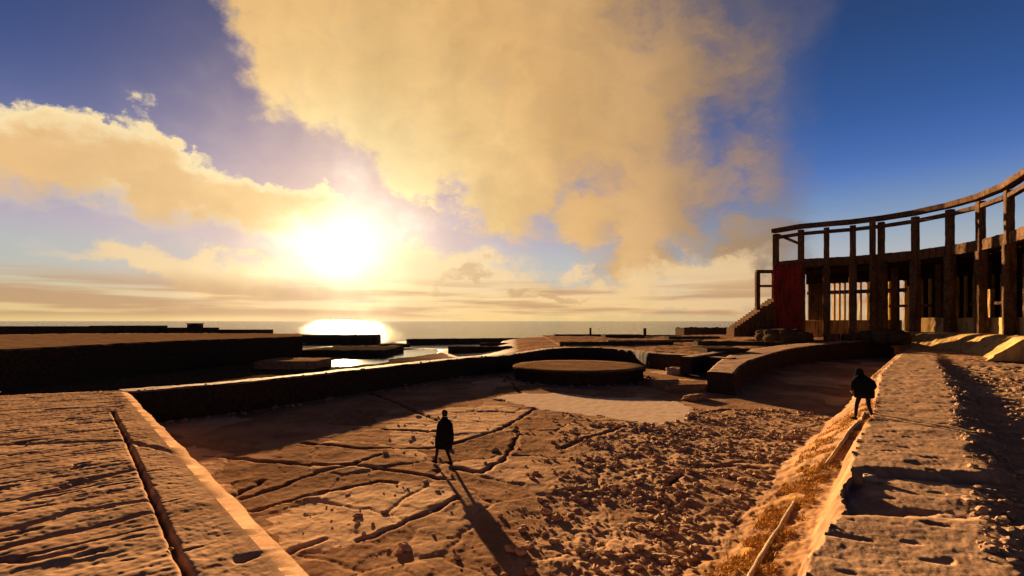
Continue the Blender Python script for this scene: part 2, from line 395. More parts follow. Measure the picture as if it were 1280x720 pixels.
# ------------------------------------------------------------------ plan of the place (metres)
EDGE_F = [(-16.9, 22.3), (-13.7, 25.8), (-11.1, 30.0), (-7.6, 36.1), (-3.8, 42.4), (-0.7, 45.6), (1.2, 49.5), (4.2, 56.5), (7.0, 59.3), (10.2, 58.6), (12.4, 54.0), (13.6, 49.0), (17.8, 42.4)]
def interp(tab, y):
    tab = sorted(tab, key=lambda q: q[1])
    return np.interp(y, [q[1] for q in tab], [q[0] for q in tab])
XL = [(1.4, 3.0), (3.8, 6.6), (5.66, 8.8), (7.9, 11.9), (12.4, 17.7), (23.5, 32.5), (48, 62), (70, 90)]
XR = [(4.0, 3.0), (6.4, 6.8), (8.8, 9.6), (11, 12.2), (15.9, 18.4), (23.0, 27), (39.5, 48), (50, 62), (76, 90)]
XK = [(0.8, 3.0), (4.0, 8.68), (7.5, 13.2), (9.2, 14.8), (11.9, 17.5), (14.0, 20.3), (22.9, 32.5), (47.4, 62), (69.4, 90)]
XB = [(-1.5, 4.0), (2.0, 8.0), (4.2, 10.4), (9.6, 17.5), (15.6, 24.7), (22.0, 32.5), (46.6, 62), (68.6, 90)]
CR_FLOOR = [[(380, 553), (449, 562), (547, 560), (567, 555), (623, 538), (668, 512)],
    [(564, 584.6), (602, 591.5), (630, 574), (645, 552), (647, 536)],
    [(257, 571), (380, 581), (449, 583), (519, 593), (564, 600)],
    [(316, 640), (380, 621), (474, 602), (494, 604)], [(302, 624.5), (400, 590), (439, 583), (477, 569)],
    [(361, 690.5), (407, 675)], [(449, 678), (529, 643.6), (574, 623)],
    [(463, 491), (495, 503), (529, 518.6), (547, 525.6)],
    [(700, 562), (735, 548), (783, 534), (821, 545), (856, 553)],
    [(832, 609), (863, 585), (915, 583), (957, 588)],
    [(807, 513), (856, 522), (908, 512), (978, 515), (1023, 527)],
    [(620, 500), (655, 505), (720, 516), (770, 523)], [(477, 537), (547, 541)], [(668, 512), (640, 478)], [(330, 600), (257, 640)]]
CR_FLOOR = [[Pz(a, b) for a, b in l] for l in CR_FLOOR]

def smooth_chain(pts, n):
    """Catmull-Rom through the points"""
    P = np.array([pts[0]] + list(pts) + [pts[-1]], float); out = []
    m = len(pts) - 1
    for k in range(n):
        t = k / (n - 1) * m; i = min(int(t), m - 1); t -= i
        p0, p1, p2, p3 = P[i], P[i + 1], P[i + 2], P[i + 3]
        out.append(0.5 * ((2 * p1) + (-p0 + p2) * t + (2 * p0 - 5 * p1 + 4 * p2 - p3) * t * t + (-p0 + 3 * p1 - 3 * p2 + p3) * t ** 3))
    return np.array(out)

# ------------------------------------------------------------------ ground height field
OUT_POLY = [(-17.4, 22.5), (-14.3, 26.2), (-11.7, 30.5), (-8.2, 36.6), (-4.4, 43.1), (-1.4, 46.6), (0.4, 50), (3.5, 57.2), (6.5, 60.3),
            (6.5, 400), (-500, 400), (-500, -50), (-40, 14)]
APR_POLY = [(6.5, 60.2), (10.8, 59.4), (13.1, 54.5), (14.3, 49.5), (18.6, 43.2), (23, 50), (30, 60), (50, 75), (300, 75), (300, 400), (6.5, 400)]
def ground_z(x, y):
    # basin floor of cracked rock
    wx = x + 0.5 * fbm(x * 0.6, y * 0.6, 3, 3); wy = y + 0.5 * fbm(x * 0.6, y * 0.6, 3, 9)
    rv, edge, _ = cellr(wx * 0.34 + 3, wy * 0.30, 4)
    plate = (rv - 0.5) * 0.045 * ssn(edge, 0.0, 0.10)
    tilt = 0.012 * np.sin(rv * 40 + wx * 1.1 + wy * 0.5)
    rock = plate + tilt + 0.06 * fbm(x * 0.22, y * 0.22, 3, 1) + 0.014 * fbm(x * 1.6, y * 1.6, 4, 2) + 0.010 * fbm(x * 7, y * 7, 3, 5) + 0.012 * ssn(fbm(x * 1.1, y * 1.5, 3, 6), 0.0, 0.08)
    thin = -0.022 * np.exp(-(edge / 0.03) ** 2)
    crack = np.zeros(x.shape)
    jx = x + 0.10 * pn(x * 2.2, y * 2.2, 31); jy = y + 0.10 * pn(x * 2.2, y * 2.2, 32)
    for l in CR_FLOOR:
        d = segdist(jx, jy, l); dist = np.mean([p[1] for p in l])
        w = 0.035 + 0.0030 * dist
        w = w * (0.75 + 0.5 * (0.5 + pn(x * 1.3, y * 1.3, 60)))
        crack = np.maximum(crack, np.exp(-(d / w) ** 2))
        rock = rock + 0.012 * np.exp(-((d - 2.2 * w) / (2 * w)) ** 2)
    # rubble field on the right of the basin
    rub = ssn(x - (0.0 + 0.20 * (y - 9)), -0.8, 1.6) * ssn(y, 30, 20) * ssn(fbm(x * 0.3, y * 0.3, 2, 8), -0.6, 0.1)
    rv2, e2, f1 = cellr(x * 2.1 + 0.3 * pn(x * 3, y * 3, 1), y * 2.1, 21)
    rv3, e3, g1 = cellr(x * 5.2, y * 5.2, 22)
    lump = (0.5 - f1) * 0.055 * (rv2 > 0.5) + (0.5 - g1) * 0.055 * (rv3 > 0.45) + 0.050 * fbm(x * 1.2, y * 1.2, 5, 12, 0.6)
    sand_poly = [Pz(*q) for q in [(618, 497), (650, 492), (700, 492), (750, 497), (800, 498), (850, 503), (868, 512), (858, 526), (820, 532), (790, 527), (740, 520), (690, 514), (650, 507)]]
    sp = inpoly(x + 0.25 * pn(x * 1.5, y * 1.5, 40), y + 0.4 * pn(x * 1.5, y * 1.5, 41), sand_poly).astype(float)
    shad = ssn(y, 25, 31) * 0.8
    fz = rock * (1 - 0.7 * shad) + thin * (1 - shad) - 0.075 * crack + rub * lump
    fz = fz * (1 - sp) + sp * (0.03 + 0.01 * fbm(x * 2, y * 2, 3, 3))
    z = fz
    msand = sp; mrub = rub * (1 - sp); mcr = np.clip(crack * 1.1 - 0.25, 0, 1) * (1 - sp)
    def poly_t(pp):
        return inpoly(x + 0.2 * pn(x * 1.5, y * 1.5, 44), y + 0.3 * pn(x * 1.5, y * 1.5, 45), [Pz(*q) for q in pp]).astype(float)
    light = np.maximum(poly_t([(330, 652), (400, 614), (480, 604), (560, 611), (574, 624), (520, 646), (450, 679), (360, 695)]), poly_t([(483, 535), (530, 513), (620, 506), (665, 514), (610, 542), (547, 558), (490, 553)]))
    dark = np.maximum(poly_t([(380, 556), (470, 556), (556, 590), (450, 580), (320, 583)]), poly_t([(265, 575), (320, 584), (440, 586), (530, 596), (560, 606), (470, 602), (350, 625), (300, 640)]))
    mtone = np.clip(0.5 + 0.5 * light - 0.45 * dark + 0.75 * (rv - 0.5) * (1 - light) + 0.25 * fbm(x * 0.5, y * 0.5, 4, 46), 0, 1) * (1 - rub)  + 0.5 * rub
    mwet = np.zeros(x.shape); mgr = np.zeros(x.shape); mpath = np.zeros(x.shape)
    # right-hand bank, path along the wall top, and the lower ground behind it
    ww = 0.35 * fbm(x * 0.5, y * 0.5, 3, 50) + 0.12 * fbm(x * 2.5, y * 2.5, 3, 51)
    xl = interp(XL, y) + ww * 0.6 + 0.18 * fbm(x * 1.5, y * 1.5, 4, 92) * ssn(y, 60, 20); xr = interp(XR, y) + ww * 1.4; xk = interp(XK, y); xb = interp(XB, y) + ww
    xk = np.maximum(xk, xb + 0.3); xl = np.maximum(xl, xk + 0.45)
    zp = 1.30 + 0.04 * fbm(x * 0.8, y * 0.8, 3, 52)
    # transverse ripples and pits across the path (lines run along the sun-facing strata)
    a = x * 0.93 - y * 0.36; b = x * 0.36 + y * 0.93
    zp = zp + 0.014 * fbm(a * 0.5, b * 2.0, 4, 53) + 0.012 * fbm(x * 9, y * 9, 3, 54)
    pit = ssn(fbm(a * 1.2, b * 3.0, 2, 57), 0.34, 0.5)
    zp = zp - 0.04 * pit
    dip = ssn(b, 12.1, 12.6) * ssn(b, 14.4, 13.3) * 0.0
    dd = y + 0.12 * (x - 7) + 0.55 * fbm(x * 0.8, y * 0.8, 4, 91)
    dip = ssn(dd, 8.4, 9.3) * ssn(dd, 11.75, 11.2)
    disc = ssn(np.hypot((x - 8.3), (y - 10.1) * 1.15) + 0.1 * pn(x * 2, y * 2, 3), 1.35, 1.15)
    zp = zp - dip * (0.20 - 0.08 * disc) + dip * (1 - disc) * 0.14 * fbm(x * 1.7, y * 1.7, 4, 56)
    rgh = 0.13 * fbm(x * 0.9, y * 0.9, 5, 58) + 0.08 * fbm(x * 4, y * 4, 3, 59) + (0.5 - f1) * 0.12
    zlow = 0.98 + 0.3 * ssn(y, 30, 58) + rgh * (0.35 + 0.65 * ssn(fbm(x * 0.25, y * 0.25, 2, 61), -0.2, 0.3)) + 0.05 * fbm(a * .5, b * 2.5, 3, 62)
    t1 = np.clip((x - xb) / (xk - xb), 0, 1); t2 = np.clip((x - xk) / (xl - xk), 0, 1)
    kh = 0.28 + 0.87 * ssn(y, 13.0, 17.2)
    bank = kh * t1 + 0.30 * (1.3 - kh) * t2 + (1.3 - kh) * 0.70 * ssn(t2, 0.55, 1.0) + 0.07 * fbm(x * 3, y * 3, 4, 64) + 0.06 * fbm(x * 1.8, y * 1.8, 4, 63) * ssn(t1, 0, .3)
    kerb_gap = 0
    onbank = (x > xb)
    side = ssn(x, xr + 1.3, xr)
    top = zlow + (zp - zlow) * side
    zz = np.where(x < xl, np.where(x > xb, bank + fz * (1 - t1), fz), top)
    z = zz
    far = x > xb
    mgrb = ssn(x - xb, 0.0, 1.0) * ssn(xl - x, 0.0, 0.9) * ssn(y, 24, 17) * ssn(fbm(x * 0.9, y * 0.9, 3, 66) + 0.35 * ssn(y, 13, 9), -0.35, 0.1)
    mgr = mgrb * (0.35 + 0.5 * (x < xk)) * (0.4 + 0.6 * ssn(fbm(x * 2.2, y * 2.2, 3, 68), -0.3, 0.2))
    mpath = ssn(x, xl - 0.15, xl + 0.1) * ssn(x, xr + 0.4, xr)
    for q in (msand,): q[far] = 0
    mcr = np.where(far, 0, mcr); mrub = np.where(far, ssn(x, xr + .2, xr + 1.2) * 0.7, mrub)
    mcr = np.maximum(mcr, 0)
    # land behind the inner rim
    ap = inpoly(x, y, APR_POLY)
    apz = 1.40 + 0.55 * ssn(x, 18, 46) * ssn(y, 50, 72) + 0.16 * fbm(x * 0.3, y * 0.3, 5, 70) + 0.06 * fbm(x * 1.2, y * 1.2, 3, 71)
    z = np.where(ap, apz, z)
    # outer foreshore with tidal pools
    ou = inpoly(x, y, OUT_POLY)
    oz = -0.16 + 1.45 * ssn(x + 0.05 * (y - 60), -9, 4) * (1 - 0.90 * ssn(y, 61, 70) * ssn(x, 6, -10)) + 0.10 * fbm(x * 0.12, y * 0.2, 4, 72) + 0.04 * fbm(x * 0.8, y * 0.8, 3, 73)
    pools = [(435, 453, 44, 5.5, -.35), (425, 430.5, 56, 4.0, -.35), (505, 441.5, 38, 6.0, -.35), (560, 431, 60, 4, -.1), (640, 428, 70, 2.5, 0)]
    pool = np.zeros(x.shape)
    for (px, py, hx, hy, pz) in pools:
        sx_ = 640 + F * x / np.maximum(y, 1); 
        c0 = Pz(px, py, -.3); cn = Pz(px, py - hy, -.3); cf = Pz(px, py + hy, -.3)
        ry = abs(cn[1] - cf[1]) / 2; rx = hx / F * c0[1]
        q = np.hypot((x - c0[0]) / rx, (y - c0[1]) / ry) + 0.25 * fbm(x * 0.12, y * 0.12, 3, 74)
        pool = np.maximum(pool, ssn(q, 1.15, 0.85))
    oz = oz * (1 - pool) + pool * (-0.75)
    z = np.where(ou, oz, z)
    mwet = np.where(ou, 0.9 * ssn(x + 0.3 * (y - 60), -10, 0) * ssn(fbm(x * 0.15, y * 0.3, 3, 78) + 0.012 * (y - 50), -0.35, 0.1), mwet)
    mwet = mwet * ssn(x, 1.0, -7.0)
    for q in (mcr, mrub, mgr, mpath, msand): q[ou | ap] = 0
    msand = np.where(ou, 0.6 * ssn(x, 1.0, -7.0), msand)
    mtone = np.where(ou, np.clip(0.3 + 0.9 * fbm(x * 0.10, y * 0.45, 4, 95), 0, 1), mtone)
    mshade = np.zeros(x.shape)
    mtone = np.where(ap, np.clip(0.35 + 0.9 * fbm(x * 0.10, y * 0.45, 4, 95), 0, 1), mtone)
    mtone = np.where(x > xl, np.clip(0.5 + 0.5 * fbm(x * 0.5, y * 0.5, 4, 96), 0, 1), mtone) if 0 else mtone
    mshade = np.where(ou, ssn(x + 0.3 * (y - 60) + 5 * fbm(x * 0.1, y * 0.1, 3, 79), 0, -14) * ssn(y, 88, 76), 0)  # mask of the painted shade on the outer floor
    # land ends, sea bed
    end = 118 + 9 * fbm(x * 0.03, x * 0 + 1.5, 3, 75) - 18 * ssn(x, 10, 40)
    z = z - 4.0 * ssn(y, end, end + 14)
    z = np.where(y > end + 14, np.minimum(z, -2.5), z)
    # under the terrace
    pl = inpoly(x, y, [(0.0, 3.4), (-17.2, 22.6), (-40, 14), (-40, -60), (0, -60)])
    z = np.where(pl, np.minimum(z, 0.0), z)
    return z, dict(m_sand=msand, m_rubble=mrub, m_crack=mcr, m_wet=mwet, m_grass=mgr, m_path=mpath, m_shade=mshade, m_tone=mtone, m_smooth=np.clip(msand + 0.5 * shad, 0, 1))

NA, NR = 1250, 860
angs = np.radians(np.linspace(-64, 64, NA)); rad = 2.6 * (260 / 2.6) ** (np.linspace(0, 1, NR))
AA, RR = np.meshgrid(angs, rad, indexing='ij')
GX = RR * np.sin(AA); GY = RR * np.cos(AA)
GZ, masks = ground_z(GX, GY)
V = np.stack([GX, GY, GZ], -1).reshape(-1, 3)
FQ = grid_faces(NA, NR)[:, ::-1]
pm = masks['m_path'].ravel()
isp = pm[FQ].mean(1) > 0.5
isp &= (V[FQ[:, 0], 1] < 64)
def sub_mesh(name, faces):
    idx = np.unique(faces); mp = np.zeros(len(V), np.int64); mp[idx] = np.arange(len(idx))
    me = np_mesh(name, V[idx], mp[faces])
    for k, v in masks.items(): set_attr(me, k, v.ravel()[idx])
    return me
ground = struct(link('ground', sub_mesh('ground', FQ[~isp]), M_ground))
path = struct(link('path', sub_mesh('path', FQ[isp]), M_ground))

def gz(x, y):
    z, _ = ground_z(np.array([[float(x)]]), np.array([[float(y)]])); return float(z[0, 0])

# sea bed and sea
me = np_mesh('sea', [(-9000, 2, -0.35), (9000, 2, -0.35), (9000, 16000, -0.35), (-9000, 16000, -0.35)], [(0, 1, 2, 3)])
sea = struct(link('sea', me, M_sea))
me = np_mesh('seabed', [(-3000, -60, -2.8), (3000, -60, -2.8), (3000, 3000, -2.8), (-3000, 3000, -2.8)], [(0, 1, 2, 3)])
struct(link('seabed', me, M_dark))

# ------------------------------------------------------------------ walls swept between two edges
def ribbon(name, A, B, zt, zb, mat, nu=300, nv=10, chamfer=0.12, seed=0, amp=0.05, lat=0.06, nside=6, batterA=0.0, topfn=None, chw=None, uexp=1.0, vexp=1.0, parent=None):
    A = smooth_chain(A, nu) if len(A) > 2 else np.array([A[0]]) + (np.array([A[1]]) - np.array([A[0]])) * (np.linspace(0, 1, nu)[:, None] ** uexp)
    B = smooth_chain(B, nu) if len(B) > 2 else np.array([B[0]]) + (np.array([B[1]]) - np.array([B[0]])) * (np.linspace(0, 1, nu)[:, None] ** uexp)
    zt = np.interp(np.linspace(0, 1, nu), np.linspace(0, 1, len(zt)), zt) if hasattr(zt, '__len__') else np.full(nu, float(zt))
    W = np.linalg.norm(B - A, axis=1)
    D = (B - A) / W[:, None]
    prof = []   # (offset along A->B absolute from A / from B, frac, z kind)
    for k in range(nside): prof.append(('A', -batterA * (1 - k / nside), k / nside))
    fr = np.linspace(0, 1, nv) ** vexp
    for f in fr: prof.append(('T', f, 1))
    for k in range(nside - 1, -1, -1): prof.append(('B', batterA * (1 - k / nside), k / nside))
    npf = len(prof)
    P = np.zeros((nu, npf, 3))
    arc = np.concatenate([[0], np.cumsum(np.linalg.norm(np.diff(A, axis=0), axis=1))])
    for j, (k, o, h) in enumerate(prof):
        if k == 'A':
            zz = zb + (zt - chamfer - zb) * h / (1 - 1 / nside) * (1 if nside > 1 else 0); zz = np.minimum(zz, zt - chamfer)
            n = lat * fbm(arc * 0.7, np.full(nu, h * 2.0) + zz * 0.7, 4, seed)
            P[:, j, :2] = A + D * (o + n)[:, None]; P[:, j, 2] = zz
        elif k == 'B':
            zz = zb + (zt - chamfer - zb) * h / (1 - 1 / nside); zz = np.minimum(zz, zt - chamfer)
            n = lat * fbm(arc * 0.7, np.full(nu, h * 2.0) + 20, 4, seed + 3)
            P[:, j, :2] = B + D * (o + n)[:, None]; P[:, j, 2] = zz
        else:
            dist = (chw or chamfer * 1.1) + (W - 2 * (chw or chamfer * 1.1)) * o
            P[:, j, :2] = A + D * (dist + (lat * 0.6 * fbm(arc * 1.1, arc * 0 + 5, 4, seed + 7) if o in (0.0, 1.0) else 0))[:, None]
            x, y = P[:, j, 0], P[:, j, 1]
            P[:, j, 2] = zt + (topfn(x, y) * np.clip((dist - (chw or 0)) / 0.25, 0.15, 1) if topfn else amp * fbm(x * 0.7, y * 0.7, 4, seed + 9) + 0.3 * amp * fbm(x * 4, y * 4, 2, seed + 11))
    Vv = P.reshape(-1, 3); Ff = grid_faces(nu, npf)
    me = np_mesh(name, Vv, Ff)
    bm = bmesh.new(); bm.from_mesh(me); bm.verts.ensure_lookup_table()
    for base in (0, (nu - 1) * npf):
        try: bm.faces.new([bm.verts[base + k] for k in range(npf)])
        except ValueError: pass
    bmesh.ops.recalc_face_normals(bm, faces=bm.faces)
    bm.to_mesh(me); bm.free()
    o = link(name, me, mat, parent)
    return o

# left terrace of layered stone
JOINT = [Pz(141, 515, 1.5), Pz(160, 552, 1.5), Pz(222, 692, 1.5), Pz(236, 720, 1.5), (-2.6, 4.4)]
TCR = [[Pz(a, b, 1.5) for a, b in l] for l in [[(0, 686), (70, 668), (194, 640)], [(0, 664), (90, 640), (190, 624)], [(0, 700), (40, 702), (95, 690)],
       [(60, 512), (150, 508)], [(300, 700), (352, 683)], [(306, 701), (356, 686)], [(0, 556), (160, 550), (240, 572)], [(30, 622), (170, 586)]]]
def terr_top(x, y):
    e = (0.67, -0.743)
    u = x * e[0] + y * e[1]; v = x * 0.743 + y * 0.67
    j = segdist(x + 0.02 * pn(x * 3, y * 3, 1), y, JOINT)
    left = ssn((x - np.interp(y, [p[1] for p in JOINT[::-1]], [p[0] for p in JOINT[::-1]])), 0.25, -0.1)
    wv = v + 0.5 * fbm(u * 0.4, v * 0.4, 3, 80)
    # strata: thin ledges of uneven outline running across the terrace
    q = 2.6 * fbm(u * 0.7, wv * 0.22, 4, 81) + 0.35 * u
    fq = np.floor(q); st = fq + ssn(q - fq, 0.0, 0.22)
    q2 = 4.0 * fbm(u * 2.3, wv * 0.35, 4, 88); f2 = np.floor(q2); st2 = f2 + ssn(q2 - f2, 0, 0.3)
    lay = 0.25 + 0.9 * ssn(fbm(x * 0.33, y * 0.33, 3, 98), -0.25, 0.35)
    z = left * lay * (0.012 * (st - 0.35 * u) + 0.003 * st2 + 0.009 * fbm(u * 2.8, wv * 0.6, 4, 82) + 0.012 * fbm(u * 9, wv * 3, 3, 83))
    z = z + 0.012 * fbm(x * 8, y * 8, 3, 84) + 0.03 * fbm(x * 0.6, y * 0.6, 3, 85) + 0.02 * fbm(u * 1.5, v * .8, 3, 89)
    pit = ssn(fbm(u * 3.4, v * 0.9, 3, 87), 0.30, 0.5) * left
    z = z - 0.07 * pit
    z = z - 0.16 * np.exp(-(j / 0.045) ** 2)
    vj = v / 2.6 + 0.15 * np.floor(u / 1.7 + 0.3); fj = np.abs(vj - np.round(vj)) * 2.6
    z = z - 0.03 * np.exp(-((u / 3.1 - np.round(u / 3.1)) * 3.1 / 0.03) ** 2) * left - 0.02 * np.exp(-(fj / 0.025) ** 2) * left * 0
    uj = (u - 1.3) / 2.35 + 0.02 * pn(x * 2, y * 2, 97); em = ssn(1.6 - (y - 1.7) * 18.7 / 21.05 - x, 0.75, 1.3); z = z - 0.03 * (1 - left) * em * np.exp(-((uj - np.round(uj)) * 2.35 / 0.022) ** 2)
    for l in TCR:
        d = segdist(x + 0.08 * pn(x * 2, y * 2, 3), y + 0.08 * pn(x * 2, y * 2, 5), l)
        w = 0.035 + 0.003 * np.hypot(x, y)
        z = z - 0.07 * np.exp(-(d / w) ** 2)
    return z
TA = [(1.6, 1.7), (-17.1, 22.75)]; TB = [(-22, -16), (-40.5, 14.5)]
terr = ribbon('terrace', TA, TB, 1.5, -0.9, M_terr, nu=900, nv=800, chamfer=0.035, chw=0.26, seed=101, lat=0.07, topfn=terr_top, uexp=1.5, vexp=1.7)
struct(terr)

def wall(name, A, B, zt, zb, mat, label, cat='wall', group=None, **kw):
    o = ribbon(name, A, B, zt, zb, mat, **kw); return tag(o, label, cat, group)
def offset(pts, w):
    P = np.array(pts, float); T = np.gradient(P, axis=0); T /= np.linalg.norm(T, axis=1)[:, None]
    N = np.stack([-T[:, 1], T[:, 0]], 1); return [tuple(p) for p in P + N * w]
# quay wall and rim of the round basin
QW = [1.5] * 6 + [1.5, 1.5, 1.52, 1.5, 1.5, 1.5, 1.5]
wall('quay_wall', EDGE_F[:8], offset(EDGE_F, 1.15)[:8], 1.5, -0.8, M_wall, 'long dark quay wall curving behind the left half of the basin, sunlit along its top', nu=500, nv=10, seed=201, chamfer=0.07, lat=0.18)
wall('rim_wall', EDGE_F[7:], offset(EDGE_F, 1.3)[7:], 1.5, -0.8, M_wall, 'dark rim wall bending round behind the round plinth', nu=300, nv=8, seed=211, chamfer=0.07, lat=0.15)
# outer wall, far left
OW = [(-44, 24), (-36.5, 31), (-34.6, 38), (-34, 46), (-32, 53), (-29, 60), (-27, 66)]
OWb = [(-90, 60), (-80, 66), (-78, 70), (-72, 76), (-66, 80), (-50, 82), (-33, 80)]
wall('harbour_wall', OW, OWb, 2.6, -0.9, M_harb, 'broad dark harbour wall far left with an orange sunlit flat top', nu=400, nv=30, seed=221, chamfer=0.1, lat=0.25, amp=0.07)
# curved wall on the right of the basin
CI = [(13.7, 31.5), (17.0, 37.6), (21.2, 43.8), (30.0, 54.2), (38.8, 60.4), (48.5, 65.0)]
CO = [(12.5, 32.8), (16.4, 40.6), (20.5, 47.6), (29.4, 58.0), (38.0, 63.0), (47.5, 67.5)]
wall('curved_wall', CI, CO, [1.35, 1.4, 1.45, 1.7, 2.0, 2.3], -0.8, M_wall, 'curved concrete wall right of the basin, its near end cut square', nu=400, nv=14, seed=231, chamfer=0.07, lat=0.12)
wall('low_wall', [(14.6, 41.8), (26.0, 56.0)], [(14.0, 42.6), (25.4, 57)], 1.62, 0.2, M_wall, 'low concrete wall on the far side of the curved wall', nu=80, nv=6, seed=235, chamfer=0.07)

# round plinth
def round_plinth():
    n, cx, cy, r = 160, 5.3, 41.2, 5.2
    rows = []
    th = np.linspace(0, 2 * np.pi, n + 1)[:-1]
    for (rr, z) in [(r * 0.97, -0.4), (r * 0.985, 0.2), (r * 0.975, 0.6), (r, 0.70), (r * 1.01, 0.72), (r * 1.01, 0.98), (r * 0.985, 1.05), (r * 0.8, 1.03), (r * 0.6, 1.02), (r * 0.4, 1.03), (r * 0.2, 1.04), (0.02, 1.04)]:
        ww = rr + 0.09 * fbm(th * 6, th * 0 + z * 2, 3, 240) * (rr > 1)
        rows.append(np.stack([cx + ww * np.cos(th), cy + ww * np.sin(th), z + 0.03 * fbm(np.cos(th) * rr, np.sin(th) * rr, 3, 241)], -1))
    Vv = np.array(rows).reshape(-1, 3); Ff = []
    for j in range(len(rows) - 1):
        for i in range(n): Ff.append((j * n + i, j * n + (i + 1) % n, (j + 1) * n + (i + 1) % n, (j + 1) * n + i))
    o = link('round_plinth', np_mesh('round_plinth', Vv, Ff), M_harb)
    tag(o, 'round raised stone plinth in shadow in the middle of the far basin', 'plinth')
round_plinth()

# ------------------------------------------------------------------ rough boxes and rocks
def rough_bar(name, p0, p1, w, h, mat, parent=None, seed=0, amp=0.03, nu=14, roll=(0, 0, 1), k=3):
    """a beam or post from p0 to p1, w across and h along `roll`-ish, with worn edges"""
    p0 = Vector(p0); p1 = Vector(p1); T = (p1 - p0); L = T.length; T.normalize()
    up = Vector(roll)
    if abs(T.dot(up)) > 0.95: up = Vector((0, 1, 0)) if abs(T.z) > 0.9 else Vector((0, 0, 1))
    S = T.cross(up).normalized(); U = S.cross(T).normalized()
    c = min(w, h) * 0.06
    prof = []
    cs = [(-w / 2, -h / 2), (w / 2, -h / 2), (w / 2, h / 2), (-w / 2, h / 2)]
    for a in range(4):
        A = Vector(cs[a]); B = Vector(cs[(a + 1) % 4]); d = (B - A).normalized(); A2 = A + d * c; B2 = B - d * c
        for q in range(k + 1): prof.append(A2 + (B2 - A2) * q / k)
    n = len(prof); rows = []
    rs = seed * 13.7
    S_, P_ = np.meshgrid(L * np.arange(nu + 1) / nu, np.arange(n) * 0.9, indexing='ij')
    NXT = (pn(S_ * 0.8 + rs, P_ * 0.7 + rs, 300) + 0.6 * pn(S_ * 2.6 + rs, P_ * 1.7, 301)).tolist()
    NXT = np.array(NXT) * 0.4 - 0.9 * np.clip(pn(S_ * 1.9 + rs + 40, P_ * 0.8, 302) - 0.45, 0, 1)
    for i in range(nu + 1):
        s = L * i / nu
        row = []
        for j, q in enumerate(prof):
            ph = j * 0.9
            m = q.length
            nx = NXT[i, j]
            f = 1 + amp * nx / max(m, 0.1)
            v = p0 + T * s + S * (q.x * f) + U * (q.y * f)
            row.append(v)
        rows.append(row)
    me = bpy.data.meshes.new(name); bm = bmesh.new()
    vs = [[bm.verts.new(v) for v in r] for r in rows]
    for i in range(nu):
        for j in range(n): bm.faces.new((vs[i][j], vs[i][(j + 1) % n], vs[i + 1][(j + 1) % n], vs[i + 1][j]))
    bm.faces.new(vs[0][::-1]); bm.faces.new(vs[-1])
    bmesh.ops.recalc_face_normals(bm, faces=bm.faces)
    bm.to_mesh(me); bm.free()
    return link(name, me, mat, parent)

def empty(name, loc):
    o = bpy.data.objects.new(name, None); o.location = loc; o.empty_display_size = 0.5
    COL.objects.link(o); bpy.context.view_layer.update(); return o
def keep(parent):
    """children were built in world space: shift them so the parent's own location does not move them"""
    for c in parent.children:
        c.matrix_parent_inverse = Matrix.Translation(parent.location).inverted()

def rock_mesh(rng, n_sub=1):
    bm = bmesh.new(); bmesh.ops.create_icosphere(bm, subdivisions=n_sub, radius=1)
    s = Vector((rng.uniform(0.7, 1.3), rng.uniform(0.6, 1.1), rng.uniform(0.35, 0.8)))
    for v in bm.verts:
        q = v.co * (1 + rng.uniform(-0.28, 0.22)); v.co = Vector((q.x * s.x, q.y * s.y, q.z * s.z))
    Vv = np.array([v.co for v in bm.verts]); Ff = np.array([[v.index for v in f.verts] for f in bm.faces]); bm.free()
    return Vv, Ff
rng = random.Random(11)
rocks = [rock_mesh(rng, 2) for _ in range(10)]
def scatter(name, cands, mat, seed):
    rs = np.random.RandomState(seed); VV = []; FF = []; off = 0
    xs = np.array([c[0] for c in cands]); ys = np.array([c[1] for c in cands])
    zs, _ = ground_z(xs[None, :], ys[None, :]); zs = zs[0]
    for i, (x, y, s) in enumerate(cands):
        v, f = rocks[rs.randint(len(rocks))]
        a = rs.rand() * 6.28; ca, sa = math.cos(a), math.sin(a)
        q = v * s; q = np.stack([q[:, 0] * ca - q[:, 1] * sa + x, q[:, 0] * sa + q[:, 1] * ca + y, q[:, 2] + zs[i] + s * 0.15], -1)
        VV.append(q); FF.append(f + off); off += len(v)
    o = link(name, np_mesh(name, np.concatenate(VV), np.concatenate(FF), False), mat); struct(o, 'stuff'); return o
rs = np.random.RandomState(3); c = []
while len(c) < 3200:
    y = 7.5 + 19 * rs.rand() ** 1.3; x = rs.uniform(-5, 15)
    if x > interp(XB, y) - 0.2: continue
    dens = ssn(np.array(x - 0.20 * (y - 9)), -1.5, 2.0) * float(ssn(pn(x * 0.7, y * 0.7, 90), -0.5, 0.4))
    if rs.rand() > dens * 0.95 + 0.03: continue
    if 1 and inpoly(np.array([x]), np.array([y]), [Pz(*q) for q in [(618, 497), (700, 492), (850, 500), (870, 515), (820, 534), (650, 508)]])[0]: continue
    c.append((x, y, 0.025 + 0.11 * rs.rand() ** 3.5))
scatter('rubble', c, M_loose, 1)
c = []
while len(c) < 1300:
    y = 7 + 30 * rs.rand() ** 1.6; w = rs.uniform(0.0, 6.0); x = float(interp(XR, y)) + w - 0.2
    if rs.rand() > 1.0 - w / 7: continue
    c.append((x, y, 0.025 + 0.13 * rs.rand() ** 3))
scatter('gravel', c, M_loose, 2)

